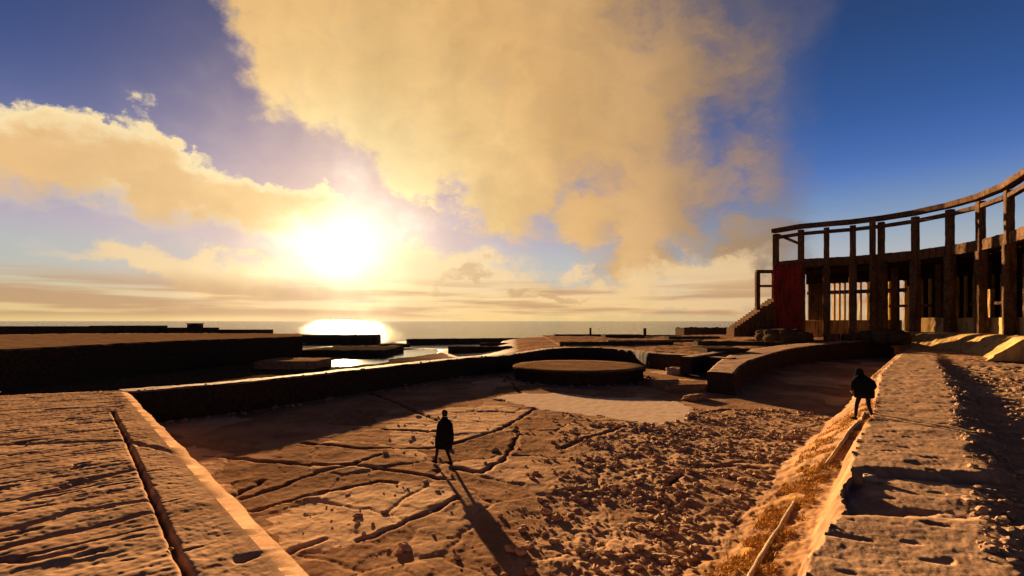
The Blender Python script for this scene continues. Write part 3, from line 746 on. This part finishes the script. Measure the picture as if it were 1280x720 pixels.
def on_top(cands, name, seed, mat):
    rs = np.random.RandomState(seed); VV = []; FF = []; off = 0
    for (x, y, z, s) in cands:
        v, f = rocks[rs.randint(len(rocks))]; a = rs.rand() * 6.28; ca, sa = math.cos(a), math.sin(a)
        q = v * s; VV.append(np.stack([q[:, 0] * ca - q[:, 1] * sa + x, q[:, 0] * sa + q[:, 1] * ca + y, q[:, 2] + z + s * 0.2], -1)); FF.append(f + off); off += len(v)
    struct(link(name, np_mesh(name, np.concatenate(VV), np.concatenate(FF), False), mat), 'stuff')
rs = np.random.RandomState(21); c = []
E_ = smooth_chain(EDGE_F, 400)
for k in range(110):
    p = E_[rs.randint(400)]; c.append((p[0] + rs.uniform(-.05, .25), p[1] + rs.uniform(0.2, 1.1), 1.49, 0.02 + 0.10 * rs.rand() ** 4))
for k in range(500):      # broken pieces along the foot of the walls
    p = E_[rs.randint(400)]; c.append((p[0] + rs.uniform(-.1, .6), p[1] - rs.uniform(0.1, 1.6), 0.0, 0.04 + 0.16 * rs.rand() ** 3))
for k in range(200):
    a = rs.uniform(0, 6.28); r = 5.3 + abs(rs.normal()) * 0.5; c.append((5.3 + r * math.cos(a), 41.2 + r * math.sin(a), 0.0, 0.05 + 0.15 * rs.rand() ** 3))
on_top(c, 'debris', 22, M_conc)
rs = np.random.RandomState(23); c = []
for k in range(420):
    u = rs.rand(); y = 3.5 + 19 * rs.rand() ** 1.5; x = -0.893 * y + 3.1 - 0.5 - 14 * u
    c.append((x, y, 1.49, 0.006 + 0.035 * rs.rand() ** 4))
on_top(c, 'pebbles', 24, M_terr)

# dry grass on the bank
def grass():
    rs = np.random.RandomState(8); xs = []; ys = []
    while len(xs) < 11000:
        y = 7.5 + 14 * rs.rand() ** 1.4; xb = float(interp(XB, y)); xk = float(interp(XK, y))
        x = xb + 0.5 + rs.rand() * (xk - xb + 0.0)
        if float(pn(x * 1.3, y * 1.3, 66)) < -0.15 + 0.3 * rs.rand(): continue
        xs.append(x); ys.append(y)
    xs = np.array(xs); ys = np.array(ys); n = len(xs)
    zs = ground_z(xs[None], ys[None])[0][0]
    h = 0.03 + 0.07 * rs.rand(n); a = rs.rand(n) * 6.28; w = 0.006 + 0.006 * rs.rand(n)
    lx = 0.7 * h * np.cos(a + 1.2) ; ly = 0.7 * h * np.sin(a + 1.2)
    b0 = np.stack([xs - w * np.cos(a), ys - w * np.sin(a), zs - 0.01], -1); b1 = np.stack([xs + w * np.cos(a), ys + w * np.sin(a), zs - 0.01], -1)
    m0 = np.stack([xs - .7 * w * np.cos(a) + lx * .3, ys - .7 * w * np.sin(a) + ly * .3, zs + h * 0.6], -1); m1 = np.stack([xs + .7 * w * np.cos(a) + lx * .3, ys + .7 * w * np.sin(a) + ly * .3, zs + h * 0.6], -1)
    t0 = np.stack([xs + lx, ys + ly, zs + h], -1)
    Vv = np.stack([b0, b1, m1, m0, t0], 1).reshape(-1, 3); i = np.arange(n)[:, None] * 5
    Ff = np.concatenate([i + [[0, 1, 2]], i + [[0, 2, 3]], i + [[3, 2, 4]]])
    struct(link('dry_grass', np_mesh('dry_grass', Vv, Ff, False), M_straw), 'stuff')
grass()

# kerb stones along the foot of the bank
ys_ = np.linspace(6.2, 19.6, 40)
KP = []
for yy in ys_:
    xx = float(interp(XK, yy)); KP.append((xx, yy))
KZ = [0.09 + 0.28 + 0.87 * float(ssn(q[1], 13.0, 17.2)) - 0.03 * (i % 5 == 3) for i, q in enumerate(KP)]
wall('kerb', KP[:18], offset(KP, -0.08)[:18], KZ[:18], 0.2, M_pale, 'narrow pale kerb running up the orange bank towards the camera', 'kerb', group='kerbs on the bank', nu=300, nv=4, seed=251, chamfer=0.02, lat=0.03, amp=0.03)
wall('kerb', KP[24:38], offset(KP, -0.08)[24:38], KZ[24:38], 0.2, M_pale, 'short broken kerb just below the hooded person on the bank', 'kerb', group='kerbs on the bank', nu=160, nv=4, seed=252, chamfer=0.02, lat=0.03, amp=0.03)

# ------------------------------------------------------------------ slabs and breakwaters of the foreshore
def slab(name, px0, px1, d, depth, zt, zb, label, cat, group=None, mat=M_dark, skew=0.0, seed=0, amp=0.06, lat=0.25):
    x0 = (px0 - 640) / F * d; x1 = (px1 - 640) / F * (d + skew)
    A = [(x0, d), ((x0 + x1) / 2, d + skew / 2 - 0.02 * depth), (x1, d + skew)]
    B = [(x0 * 1.0, d + depth), ((x0 + x1) / 2, d + depth + skew / 2), (x1, d + depth + skew)]
    o = ribbon(name, A, B, zt, zb, mat, nu=90, nv=8, seed=seed, chamfer=0.08, lat=lat, amp=amp)
    return tag(o, label, cat, group)
G = 'breakwaters along the sea front'
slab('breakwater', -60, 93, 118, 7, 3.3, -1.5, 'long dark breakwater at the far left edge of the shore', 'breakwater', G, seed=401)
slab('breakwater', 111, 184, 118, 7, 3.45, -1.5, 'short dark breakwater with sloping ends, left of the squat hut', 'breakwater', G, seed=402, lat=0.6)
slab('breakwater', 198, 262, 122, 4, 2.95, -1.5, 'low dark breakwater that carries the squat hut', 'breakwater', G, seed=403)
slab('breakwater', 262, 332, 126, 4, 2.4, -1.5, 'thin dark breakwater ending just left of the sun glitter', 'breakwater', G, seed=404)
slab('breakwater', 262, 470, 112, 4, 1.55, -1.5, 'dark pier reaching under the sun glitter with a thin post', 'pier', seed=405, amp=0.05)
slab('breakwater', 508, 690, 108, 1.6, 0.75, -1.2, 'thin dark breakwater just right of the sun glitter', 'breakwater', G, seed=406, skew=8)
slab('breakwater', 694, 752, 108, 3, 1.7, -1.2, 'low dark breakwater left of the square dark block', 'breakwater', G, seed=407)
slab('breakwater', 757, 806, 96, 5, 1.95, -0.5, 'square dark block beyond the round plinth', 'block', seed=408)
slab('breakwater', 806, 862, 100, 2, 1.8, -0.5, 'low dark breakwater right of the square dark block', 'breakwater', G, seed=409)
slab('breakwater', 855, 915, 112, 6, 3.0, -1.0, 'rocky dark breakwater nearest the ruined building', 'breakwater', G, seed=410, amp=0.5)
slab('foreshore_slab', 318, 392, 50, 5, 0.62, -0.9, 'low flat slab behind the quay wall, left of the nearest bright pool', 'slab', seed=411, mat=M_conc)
slab('foreshore_slab', 375, 478, 71, 14, 0.45, -0.9, 'wide dark slab between the bright pools', 'slab', seed=412, amp=0.2)
slab('foreshore_slab', 470, 506, 96, 5, 0.15, -0.9, 'small dark slab below the sun glitter', 'slab', seed=413, amp=0.1)
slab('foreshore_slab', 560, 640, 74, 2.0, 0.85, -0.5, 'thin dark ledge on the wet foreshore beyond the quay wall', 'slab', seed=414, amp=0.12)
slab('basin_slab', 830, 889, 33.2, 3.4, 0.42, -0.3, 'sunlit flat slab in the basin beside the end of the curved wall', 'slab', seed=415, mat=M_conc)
slab('apron_slab', 884, 932, 50, 5, 1.9, 1.0, 'dark slab standing in for a sunken pit behind the curved wall', 'slab', seed=416, mat=M_dark)  # dark slab added where the ground has a recess
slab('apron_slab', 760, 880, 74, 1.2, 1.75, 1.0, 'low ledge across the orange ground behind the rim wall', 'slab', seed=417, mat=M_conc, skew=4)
slab('apron_slab', 700, 842, 66, 1.0, 1.85, 1.0, 'long dark ledge just behind the rim wall and the round plinth', 'slab', seed=418, mat=M_dark, skew=3, amp=0.1)
slab('apron_slab', 872, 986, 66, 1.4, 2.0, 1.0, 'dark ledge behind the curved wall, just below the stair of the ruin', 'slab', seed=419, mat=M_dark, skew=-4, amp=0.12)
slab('apron_slab', 836, 900, 84, 3, 2.0, 0.8, 'small dark ledge at the far edge of the brown ground before the sea', 'slab', seed=420, mat=M_dark, amp=0.15)
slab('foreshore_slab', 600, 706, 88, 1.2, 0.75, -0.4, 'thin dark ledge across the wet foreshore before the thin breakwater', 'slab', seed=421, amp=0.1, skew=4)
h = empty('hut', ((244 - 640) / F * 124, 124, 2.9))
tag(h, 'squat dark hut standing on the far left breakwater', 'hut')
hx, hy = h.location.x, h.location.y
rough_bar('wall', (hx - 1.3, hy, 3.35), (hx + 1.3, hy, 3.35), 2.2, 0.95, M_dark, h, seed=5, amp=0.02)
rough_bar('roof', (hx - 1.45, hy, 3.93), (hx + 1.45, hy, 3.93), 2.5, 0.18, M_dark, h, seed=6, amp=0.01)
keep(h)
def post(px, d, z0, z1, label, w=0.4):
    x = (px - 640) / F * d
    tag(rough_bar('post', (x, d, z0), (x, d, z1), w, w, M_dark, seed=int(px), amp=0.03, nu=6), label, 'post', 'posts along the sea front')
post(445, 113.5, 1.4, 2.45, 'thin dark post on the pier under the sun glitter', 0.35)
post(738, 109, 1.6, 3.1, 'dark stubby post left of the square dark block')
post(806, 97.5, 1.8, 3.2, 'dark stubby post at the right end of the square dark block', 0.5)

# single stones worth naming
def boulder(x, y, s, label, mat=M_conc, seed=0, cat='rock', group=None, sq=(1, 1, 1), z=None):
    bm = bmesh.new(); bmesh.ops.create_icosphere(bm, subdivisions=4, radius=1); r = random.Random(seed)
    C = np.array([v.co for v in bm.verts]); C = C * 0.45 + 0.55 * C / np.abs(C).max(1)[:, None]
    C = C * (1 + 0.28 * fbm(C[:, 0] * 1.3 + seed, C[:, 1] * 1.3 + C[:, 2] * 2.1, 4, seed))[:, None] * np.array([s * sq[0], s * sq[1], s * 0.6 * sq[2]])
    for v, q in zip(bm.verts, C): v.co = q
    me = bpy.data.meshes.new('rock'); bm.to_mesh(me); bm.free()
    for p in me.polygons: p.use_smooth = True
    o = link('rock', me, mat); o.location = (x, y, (gz(x, y) if z is None else z) + s * 0.2); o.rotation_euler.z = r.uniform(0, 3)
    tag(o, label, cat, group); return o
bx, by = Pz(853, 466, 0.3)
boulder(bx, by + 1.5, 0.75, 'pale rounded boulder in the shadow behind the sunlit basin slab', M_pale, 3)
bx, by = Pz(868, 497, 0.1); boulder(bx, by, 0.6, 'tilted flat stone lying in front of the sunlit basin slab', M_conc, 4, sq=(1.5, 0.6, 0.5))
bx, by = Pz(1088, 612, 1.0); boulder(bx, by, 0.16, 'small upright pale stone in the dip of the path', M_pale, 6, sq=(.8, .6, 1.2))
bx, by = Pz(612, 476, 0.1)

# ------------------------------------------------------------------ the ruined building
ruin = empty('ruined_building', (46, 66, 2.5))
tag(ruin, 'curved two storey concrete ruin of open columns and beams on the right shore', 'building')
FR = [(40.2, 78), (42.0, 74.4), (44.6, 72.6), (47.2, 70.9), (49.4, 68.5), (51.2, 65.0), (52.0, 60.8), (51.8, 56.6), (50.3, 51.8), (47.2, 46.2), (43.0, 41.5)]
FRa = np.array(FR)
T = np.gradient(FRa, axis=0); T /= np.linalg.norm(T, axis=1)[:, None]
NO = np.stack([-T[:, 1], T[:, 0]], 1)      # outward (away from the basin)
def off(i, k): return (FRa[i][0] + NO[i][0] * k, FRa[i][1] + NO[i][1] * k)
if np.dot(NO[6], (1, 0)) < 0: NO = -NO
ZL, ZF0, ZF1, ZT = 3.2, 12.3, 13.6, 18.6
for i in range(len(FR)):
    x, y = FR[i]; r = (NO[i][0], NO[i][1], 0)
    w = 0.88 if i != 4 else 1.2
    zb = 2.4 if i < 5 else ZL - 0.3
    rough_bar('column', (x, y, zb), (x, y, ZF0), w, w, M_ruin, ruin, seed=i + 1, amp=0.09, nu=26, roll=r)
    rough_bar('column', (x, y, ZF0 - 0.2), (x, y, ZT - 1.0 + 0.2), 0.68, 0.68, M_ruin, ruin, seed=i + 31, amp=0.05, nu=14, roll=r)
    bx_, by_ = off(i, 4.6)
    if i not in (1, 2, 3): rough_bar('column', (bx_, by_, 2.4), (bx_, by_, ZF0), 0.8, 0.8, M_ruin, ruin, seed=i + 61, amp=0.06, nu=18, roll=r)
# slim companion column by the doubled bay
rough_bar('column', (48.1, 68.3, 2.4), (48.1, 68.3, ZT - 0.3), 0.55, 0.55, M_ruin, ruin, seed=91, amp=0.04, nu=30)
for i in range(len(FR) - 1):
    a, b = FR[i], FR[i + 1]
    def seg(name, z, w, h, o0=0.0, mat=M_ruin, seed=0, amp=0.05, ext=0.0, nu=12):
        A = (a[0] + NO[i][0] * o0, a[1] + NO[i][1] * o0, z); B = (b[0] + NO[i + 1][0] * o0, b[1] + NO[i + 1][1] * o0, z)
        A = Vector(A); B = Vector(B); d = (B - A).normalized()
        return rough_bar(name, A - d * (0.25 + ext), B + d * (0.25 + ext), w, h, mat, ruin, seed=seed + i, amp=amp, nu=nu)
    seg('roof_beam', ZT - 0.32 + 0.004 * (i % 2), 1.0, 0.62, -0.2, seed=100)
    seg('roof_beam', ZT - 1.35 + 0.004 * (i % 2), 0.6, 0.45, 0.05, seed=120)
    seg('floor_beam', ZF0 + 0.65 + 0.004 * (i % 2), 0.75, 1.2, 0.25, seed=140, amp=0.14, nu=20)
    seg('floor_slab', ZF0 + 0.1 + 0.005 * (i % 2), 7.5, 0.9, 4.6, mat=M_gloom, seed=160, amp=0.03)
    seg('rear_beam', ZF0 - 0.95 + 0.004 * (i % 2), 0.8, 1.9, 8.0, mat=M_gloom, seed=180, amp=0.06)
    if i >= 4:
        seg('rear_wall', 7.4, 0.4, 9.6, 8.6, mat=M_gloom, seed=200, amp=0.05)
    if i in (0, 1, 2, 3):
        seg('rear_rail', 9.0 + 0.004 * (i % 2), 0.3, 0.55, 8.0, seed=205, amp=0.06)
        seg('low_wall', 3.4, 0.5, 2.6, 6.0, mat=M_ochre, seed=210, amp=0.06)
    if i >= 5:
        seg('base_wall', 4.0 + 0.004 * (i % 2), 0.5, 1.9, 0.95, mat=M_ochre, seed=220, amp=0.09, nu=16)
# slim mullions of the rear side
rp = []
for i in range(0, 6):
    A = np.array(off(i, 8.0)); B = np.array(off(i + 1, 8.0)); n = 6
    for k in range(n): rp.append(tuple(A + (B - A) * k / n))
for k, (x, y) in enumerate(rp):
    rough_bar('mullion', (x, y, 2.6), (x, y, ZF0 - 0.6), 0.3, 0.3, M_ochre if k > 9 else M_ruin, ruin, seed=300 + k, amp=0.05, nu=14)  # the ochre ones carry a sunlit tone in their colour
for i in range(4, 10):
    A = np.array(off(i, 2.6)); B = np.array(off(i + 1, 3.0)); m = (A + B) / 2
    rough_bar('column', (m[0], m[1], 2.6), (m[0], m[1], 8.2 + (i % 3)), 0.5, 0.5, M_ochre, ruin, seed=350 + i, amp=0.07, nu=12)  # inner columns coloured ochre to look sunlit
    if i % 2 == 0:
        rough_bar('rail', (A[0], A[1], 6.6), (B[0], B[1], 6.6), 0.3, 0.35, M_ruin, ruin, seed=370 + i, amp=0.05)
# end bay: red panel, diagonal brace, small frame and stair ramp
def panel():
    a = np.array((39.85, 77.3)); b = np.array((42.1, 73.6)); n = 90; m = 24
    U, Wd = np.meshgrid(np.linspace(0, 1, n), np.linspace(0, 1, m), indexing='ij')
    d = (b - a); L = np.linalg.norm(d); nn = np.array((d[1], -d[0])) / L
    if nn[0] > 0: nn = -nn
    cor = 0.06 * np.sign(np.sin(U * L * 9)) + 0.05 * fbm(U * 6, Wd * 6, 3, 380)
    X = a[0] + d[0] * U + nn[0] * (cor + 0.75); Y = a[1] + d[1] * U + nn[1] * (cor + 0.75)
    Z = 2.9 + (12.9 - 2.9) * Wd
    me = np_mesh('red_panel', np.stack([X, Y, Z], -1).reshape(-1, 3), grid_faces(n, m))
    o = link('red_panel', me, M_red, ruin); s = o.modifiers.new('solid', 'SOLIDIFY'); s.thickness = 0.15
    o['label'] = 'dark red sheet wall'
panel()
rough_bar('brace', (40.2, 77.4, ZT - 1.0), (41.9, 74.0, ZT - 3.0), 0.3, 0.35, M_ruin, ruin, seed=400, nu=8)
rough_bar('post', (37.4, 78, 4.5), (37.4, 78, 12.0), 0.6, 0.6, M_ruin, ruin, seed=401, nu=14)
rough_bar('beam', (37.2, 78, 12.1), (40.2, 78, 12.1), 0.5, 0.5, M_ruin, ruin, seed=402, nu=8)
rough_bar('beam', (37.2, 78, 9.9), (40.2, 78, 9.9), 0.3, 0.35, M_ruin, ruin, seed=403, nu=8)
def ramp():
    bm = bmesh.new(); n = 16; pts = [(33.2, 2.2), (33.3, 3.3)]
    for k in range(n):
        x = 33.3 + (40.0 - 33.3) * (k + 1) / n; z = 3.3 + (8.0 - 3.3) * (k + 1) / n
        pts += [(x - (40 - 33.3) / n, z), (x, z)]
    pts += [(40.1, 2.2)]
    f = [bm.verts.new((x, 76.6 + 0.05 * random.uniform(-1, 1), z)) for x, z in pts]; b = [bm.verts.new((x, 79.4, z)) for x, z in pts]
    bm.faces.new(f); bm.faces.new(b[::-1])
    for i in range(len(pts)): j = (i + 1) % len(pts); bm.faces.new((f[i], b[i], b[j], f[j]))
    bmesh.ops.recalc_face_normals(bm, faces=bm.faces)
    me = bpy.data.meshes.new('stair'); bm.to_mesh(me); bm.free(); link('stair', me, M_ruin, ruin)
ramp()
keep(ruin)
# revetment below the ruin
i0 = 5
LE = [tuple(FRa[i] - NO[i] * 1.1) for i in range(4, 11)]
RV = []
RT = [tuple(FRa[i] - NO[i] * 0.9) for i in range(4, 11)]
RI = [tuple(FRa[i] + NO[i] * 1.0) for i in range(4, 11)]
o = ribbon('revetment', RT, RI, 3.2, 1.2, M_ochre, nu=240, nv=6, chamfer=0.15, seed=431, lat=0.35, amp=0.08, nside=8, batterA=2.4)
tag(o, 'sloping ochre stone revetment lit by the sun under the ruined columns', 'revetment')
for k, (px, y, s) in enumerate([(962, 70, 1.5), (975, 68, 1.7), (990, 66.5, 1.6), (1002, 66, 1.2), (1040, 66, 0.9), (1065, 65, 1.0), (1090, 64, 1.3), (1108, 62.5, 1.6), (1124, 61, 1.2)]):
    names = ['dark boulder under the small frame left of the red panel', 'dark boulder under the left edge of the red panel', 'dark boulder under the middle of the red panel',
             'small dark boulder under the right edge of the red panel', 'dark boulder by the third column of the ruin', 'dark boulder by the fourth column of the ruin',
             'dark boulder left of the doubled column base', 'largest dark boulder, at the foot of the doubled column', 'dark boulder at the left end of the ochre revetment']
    boulder((px - 640) / F * y, y, s, names[k], M_dark if k not in (4,) else M_ruin, 440 + k, group='boulders below the ruin', z=2.0 + (0.3 if k > 5 else 0.2))

# ------------------------------------------------------------------ people
def skin_mesh(name, verts, edges, radii, root=0, sub=2):
    me = bpy.data.meshes.new(name + '_sk'); me.from_pydata([tuple(v) for v in verts], edges, [])
    o = bpy.data.objects.new(name + '_sk', me); COL.objects.link(o)
    o.modifiers.new('skin', 'SKIN'); sb = o.modifiers.new('sub', 'SUBSURF'); sb.levels = sub; sb.render_levels = sub
    sv = me.skin_vertices[0].data
    for i, r in enumerate(radii): sv[i].radius = (r if isinstance(r, tuple) else (r, r)); sv[i].use_root = (i == root)
    dg = bpy.context.evaluated_depsgraph_get()
    out = bpy.data.meshes.new_from_object(o.evaluated_get(dg))
    bpy.data.objects.remove(o)
    for p in out.polygons: p.use_smooth = True
    out.name = name
    return out
def loft(name, rings, mat, parent, n=28, wr=0.012, seed=0, cap=True):
    bm = bmesh.new(); rows = []
    for j, (cx, cy, cz, rx, ry) in enumerate(rings):
        row = []
        for i in range(n):
            a = 2 * math.pi * i / n
            w = 1 + wr / max(rx, 0.03) * (math.sin(3 * a + j * 0.9 + seed) + 0.6 * math.sin(7 * a + seed * 2 + j * 0.4))
            row.append(bm.verts.new((cx + rx * w * math.cos(a), cy + ry * w * math.sin(a), cz)))
        rows.append(row)
    for j in range(len(rows) - 1):
        for i in range(n): bm.faces.new((rows[j][i], rows[j][(i + 1) % n], rows[j + 1][(i + 1) % n], rows[j + 1][i]))
    if cap: bm.faces.new(rows[-1]); bm.faces.new(rows[0][::-1])
    bmesh.ops.recalc_face_normals(bm, faces=bm.faces)
    me = bpy.data.meshes.new(name); bm.to_mesh(me); bm.free()
    for p in me.polygons: p.use_smooth = True
    return link(name, me, mat, parent)
def foot(parent, x, y, z, ang, L=0.27):
    v = [(0, -0.06, 0.04), (0, 0.03, 0.05), (0, 0.12, 0.038), (0, 0.2, 0.03)]
    ca, sa = math.cos(ang), math.sin(ang)
    v = [(x + a * ca - b * sa, y + a * sa + b * ca, z + c) for a, b, c in v]
    me = skin_mesh('shoe', v, [(0, 1), (1, 2), (2, 3)], [(.045, .045), (.05, .055), (.05, .04), (.035, .028)], 1)
    return link('shoe', me, M_shoe, parent)

def hand_verts(base, wrist, d, side):
    """palm, four fingers and a thumb as extra skin chains; d is the pointing direction"""
    V_ = []; E_ = []; Rr = []
    d = Vector(d).normalized(); s = d.cross(Vector((0, 1, 0))).normalized() * side
    if s.length < 0.1: s = Vector((side, 0, 0))
    palm = wrist + d * 0.07
    V_.append(palm); Rr.append((.032, .02)); E_.append((base, 'p0')); i0 = 0
    return palm, s, d

def person(name, loc, rot, label, pose):
    J = {k: Vector(v) for k, v in pose.items() if isinstance(v, tuple)}
    names = ['pelvis', 'waist', 'chest', 'neck0', 'neck', 'head', 'crown', 'shl', 'ell', 'wrl', 'shr', 'elr', 'wrr', 'hipl', 'knl', 'anl', 'hipr', 'knr', 'anr']
    rad = dict(pelvis=(.15, .11), waist=(.13, .10), chest=(.16, .115), neck0=(.08, .07), neck=(.052, .055), head=(.078, .095), crown=(.06, .07), shl=.062, ell=.045, wrl=.03, shr=.062, elr=.045, wrr=.03,
               hipl=.085, knl=.058, anl=.042, hipr=.085, knr=.058, anr=.042)
    idx = {n: i for i, n in enumerate(names)}
    E = [('pelvis', 'waist'), ('waist', 'chest'), ('chest', 'neck0'), ('neck0', 'neck'), ('neck', 'head'), ('head', 'crown'), ('chest', 'shl'), ('shl', 'ell'), ('ell', 'wrl'), ('chest', 'shr'), ('shr', 'elr'), ('elr', 'wrr'),
         ('pelvis', 'hipl'), ('hipl', 'knl'), ('knl', 'anl'), ('pelvis', 'hipr'), ('hipr', 'knr'), ('knr', 'anr')]
    verts = [J[n] for n in names]; edges = [(idx[a], idx[b]) for a, b in E]; radii = [rad[n] for n in names]
    body = link(name, skin_mesh(name, verts, edges, radii, 0), M_trou)
    body.data.materials.append(M_skin)
    nz = J['neck'].z - 0.03
    for p in body.data.polygons:
        if p.center.z > nz: p.material_index = 1
    tag(body, label, 'person', 'people walking in the ruins')
    # hands: palm, four fingers and thumb, slightly curled
    for s, w, e in ((-1, 'wrl', 'ell'), (1, 'wrr', 'elr')):
        d = (J[w] - J[e]).normalized(); sd = Vector((0, 1, 0)); sd = (sd - d * sd.dot(d)).normalized(); inn = d.cross(sd).normalized() * s
        hv = [J[w], J[w] + d * 0.05, J[w] + d * 0.085]; he = [(0, 1), (1, 2)]; hr = [(.027, .02), (.036, .018), (.038, .016)]
        for k, (o_, L) in enumerate(((-.028, .062), (-.010, .075), (.010, .07), (.027, .055))):
            b = len(hv); p = J[w] + d * 0.085 + sd * o_
            hv += [p + d * 0.012, p + d * (0.012 + L * 0.5), p + d * L * 0.9 - inn * 0.02]; he += [(2, b), (b, b + 1), (b + 1, b + 2)]; hr += [.0095, .0085, .007]
        b = len(hv); p = J[w] + d * 0.03
        hv += [p + sd * 0.04 - inn * 0.008, p + sd * 0.055 + d * 0.035 - inn * 0.016]; he += [(1, b), (b, b + 1)]; hr += [.011, .008]
        link('hand', skin_mesh('hand', hv, he, hr, 1, 1), M_skin, body)
    # coat body and sleeves
    loft('coat', pose['coat'], M_coat, body, seed=pose['seed'], wr=0.010)
    for a, b, c_ in (('shl', 'ell', 'wrl'), ('shr', 'elr', 'wrr')):
        v = [J['chest'].lerp(J[a], 0.6), J[a] + Vector((0, 0, 0.015)), J[b], J[b].lerp(J[c_], 0.93)]
        link('sleeve', skin_mesh('sleeve', v, [(0, 1), (1, 2), (2, 3)], [.08, .086, .066, .048], 1), M_coat, body)
    # head details
    hd = J['head']; fw = Vector(pose['face']).normalized(); sdv = fw.cross(Vector((0, 0, 1))).normalized()
    nose = skin_mesh('nose', [hd + fw * 0.085 + Vector((0, 0, 0.01)), hd + fw * 0.115 + Vector((0, 0, -0.02))], [(0, 1)], [.01, .014], 0, 1)
    link('nose', nose, M_skin, body)
    for s in (-1, 1):
        link('ear', skin_mesh('ear', [hd + sdv * s * 0.082 + Vector((0, 0, 0.02)), hd + sdv * s * 0.086 + Vector((0, 0, -0.02))], [(0, 1)], [.014, .011], 0, 1), M_skin, body)
        link('eye', skin_mesh('eye', [hd + fw * 0.083 + sdv * s * 0.03 + Vector((0, 0, 0.022)), hd + fw * 0.085 + sdv * s * 0.034 + Vector((0, 0, 0.022))], [(0, 1)], [.009, .009], 0, 1), M_hair, body)
    link('mouth', skin_mesh('mouth', [hd + fw * 0.088 + sdv * -0.02 + Vector((0, 0, -0.05)), hd + fw * 0.088 + sdv * 0.02 + Vector((0, 0, -0.05))], [(0, 1)], [.006, .006], 0, 1), M_shoe, body)
    if pose['hood']:
        c0 = hd
        loft('hood', [(c0.x, c0.y, c0.z - .17, .13, .12), (c0.x, c0.y - fw.y * .02, c0.z - .09, .118, .125), (c0.x, c0.y - fw.y * .02, c0.z, .115, .128), (c0.x, c0.y - fw.y * .02, c0.z + .08, .105, .12),
                      (c0.x, c0.y - fw.y * .02, c0.z + .13, .07, .085), (c0.x, c0.y, c0.z + .15, .02, .03)], M_coat, body, seed=2, wr=.004)
    else:
        loft('hair', [(hd.x - fw.x * .03, hd.y - fw.y * .03, hd.z - .06, .075, .075), (hd.x - fw.x * .022, hd.y - fw.y * .022, hd.z, .092, .092), (hd.x - fw.x * .015, hd.y - fw.y * .015, hd.z + .06, .092, .094),
                      (hd.x - fw.x * .01, hd.y - fw.y * .01, hd.z + .105, .07, .075), (hd.x, hd.y, hd.z + .13, .02, .02)], M_hair, body, seed=2, wr=.004)
    for a, an in (('anl', pose['fl']), ('anr', pose['fr'])):
        foot(body, J[a].x, J[a].y, J[a].z - 0.085, an)
    body.location = loc; body.rotation_euler.z = rot
    return body

# walker in a long coat, striding away to the left (local +Y is its heading)
x1, y1 = Pz(553, 581, 0.0)
pose1 = dict(pelvis=(0, 0, .93), waist=(0, .02, 1.08), chest=(0, .05, 1.30), neck0=(0, .07, 1.44), neck=(0, .09, 1.50), head=(0, .12, 1.62), crown=(0, .12, 1.70),
    shl=(-.19, .05, 1.39), ell=(-.24, .0, 1.12), wrl=(-.20, .16, .92), shr=(.19, .05, 1.39), elr=(.24, -.03, 1.12), wrr=(.21, .12, .93),
    hipl=(-.09, 0, .88), knl=(-.09, .20, .50), anl=(-.09, .22, .095), hipr=(.09, 0, .88), knr=(.09, -.04, .48), anr=(.09, -.30, .14),
    coat=[(0, .02, .54, .25, .25), (0, .02, .56, .27, .27), (0, .01, .80, .31, .29), (0, .01, .98, .30, .27), (0, .03, 1.15, .29, .24), (0, .05, 1.30, .26, .20), (0, .055, 1.39, .215, .14), (0, .07, 1.45, .13, .10), (0, .08, 1.50, .085, .085), (0, .085, 1.53, .08, .08)],
    seed=1.0, face=(0, 1, -0.15), hood=False, fl=0.0, fr=0.1)
p1_ = person('person', (x1, y1, gz(x1, y1)), R(50), 'person in a long dark coat striding across the middle of the basin floor', pose1)
# hooded figure on the wall top, back to the camera, feet apart
x2, y2 = Pz(1080, 520, 1.22)
pose2 = dict(pelvis=(0, 0, .90), waist=(0, .03, 1.04), chest=(-.01, .09, 1.25), neck0=(-.02, .13, 1.38), neck=(-.02, .18, 1.42), head=(-.03, .25, 1.50), crown=(-.03, .28, 1.57),
    shl=(-.21, .08, 1.33), ell=(-.30, .02, 1.07), wrl=(-.24, .20, .92), shr=(.20, .08, 1.33), elr=(.31, .0, 1.08), wrr=(.25, .18, .92),
    hipl=(-.10, 0, .86), knl=(-.17, .07, .48), anl=(-.25, -.04, .095), hipr=(.10, 0, .86), knr=(.17, .10, .48), anr=(.25, .02, .095),
    coat=[(0, .01, .72, .24, .20), (0, .01, .74, .265, .215), (0, .02, .90, .28, .22), (0, .03, 1.04, .285, .21), (-.01, .07, 1.18, .29, .20), (-.01, .09, 1.28, .265, .18), (-.015, .11, 1.36, .20, .14), (-.02, .14, 1.42, .12, .10), (-.02, .16, 1.46, .09, .09)],
    seed=2.2, face=(0, 1, -0.4), hood=True, fl=0.35, fr=-0.35)
zs2 = max(gz(x2 - .25, y2), gz(x2 + .25, y2), gz(x2, y2))
p2_ = person('person', (x2, y2, min(gz(x2 - .25, y2), gz(x2 + .25, y2)) + 0.02), R(-8), 'hooded person in a dark jacket standing feet apart on the wall top path', pose2)
p1_.rotation_euler = (Matrix.Rotation(R(5), 3, 'Y') @ Matrix.Rotation(R(50), 3, 'Z')).to_euler()
p2_.scale = (1.2, 1.12, 1.10)
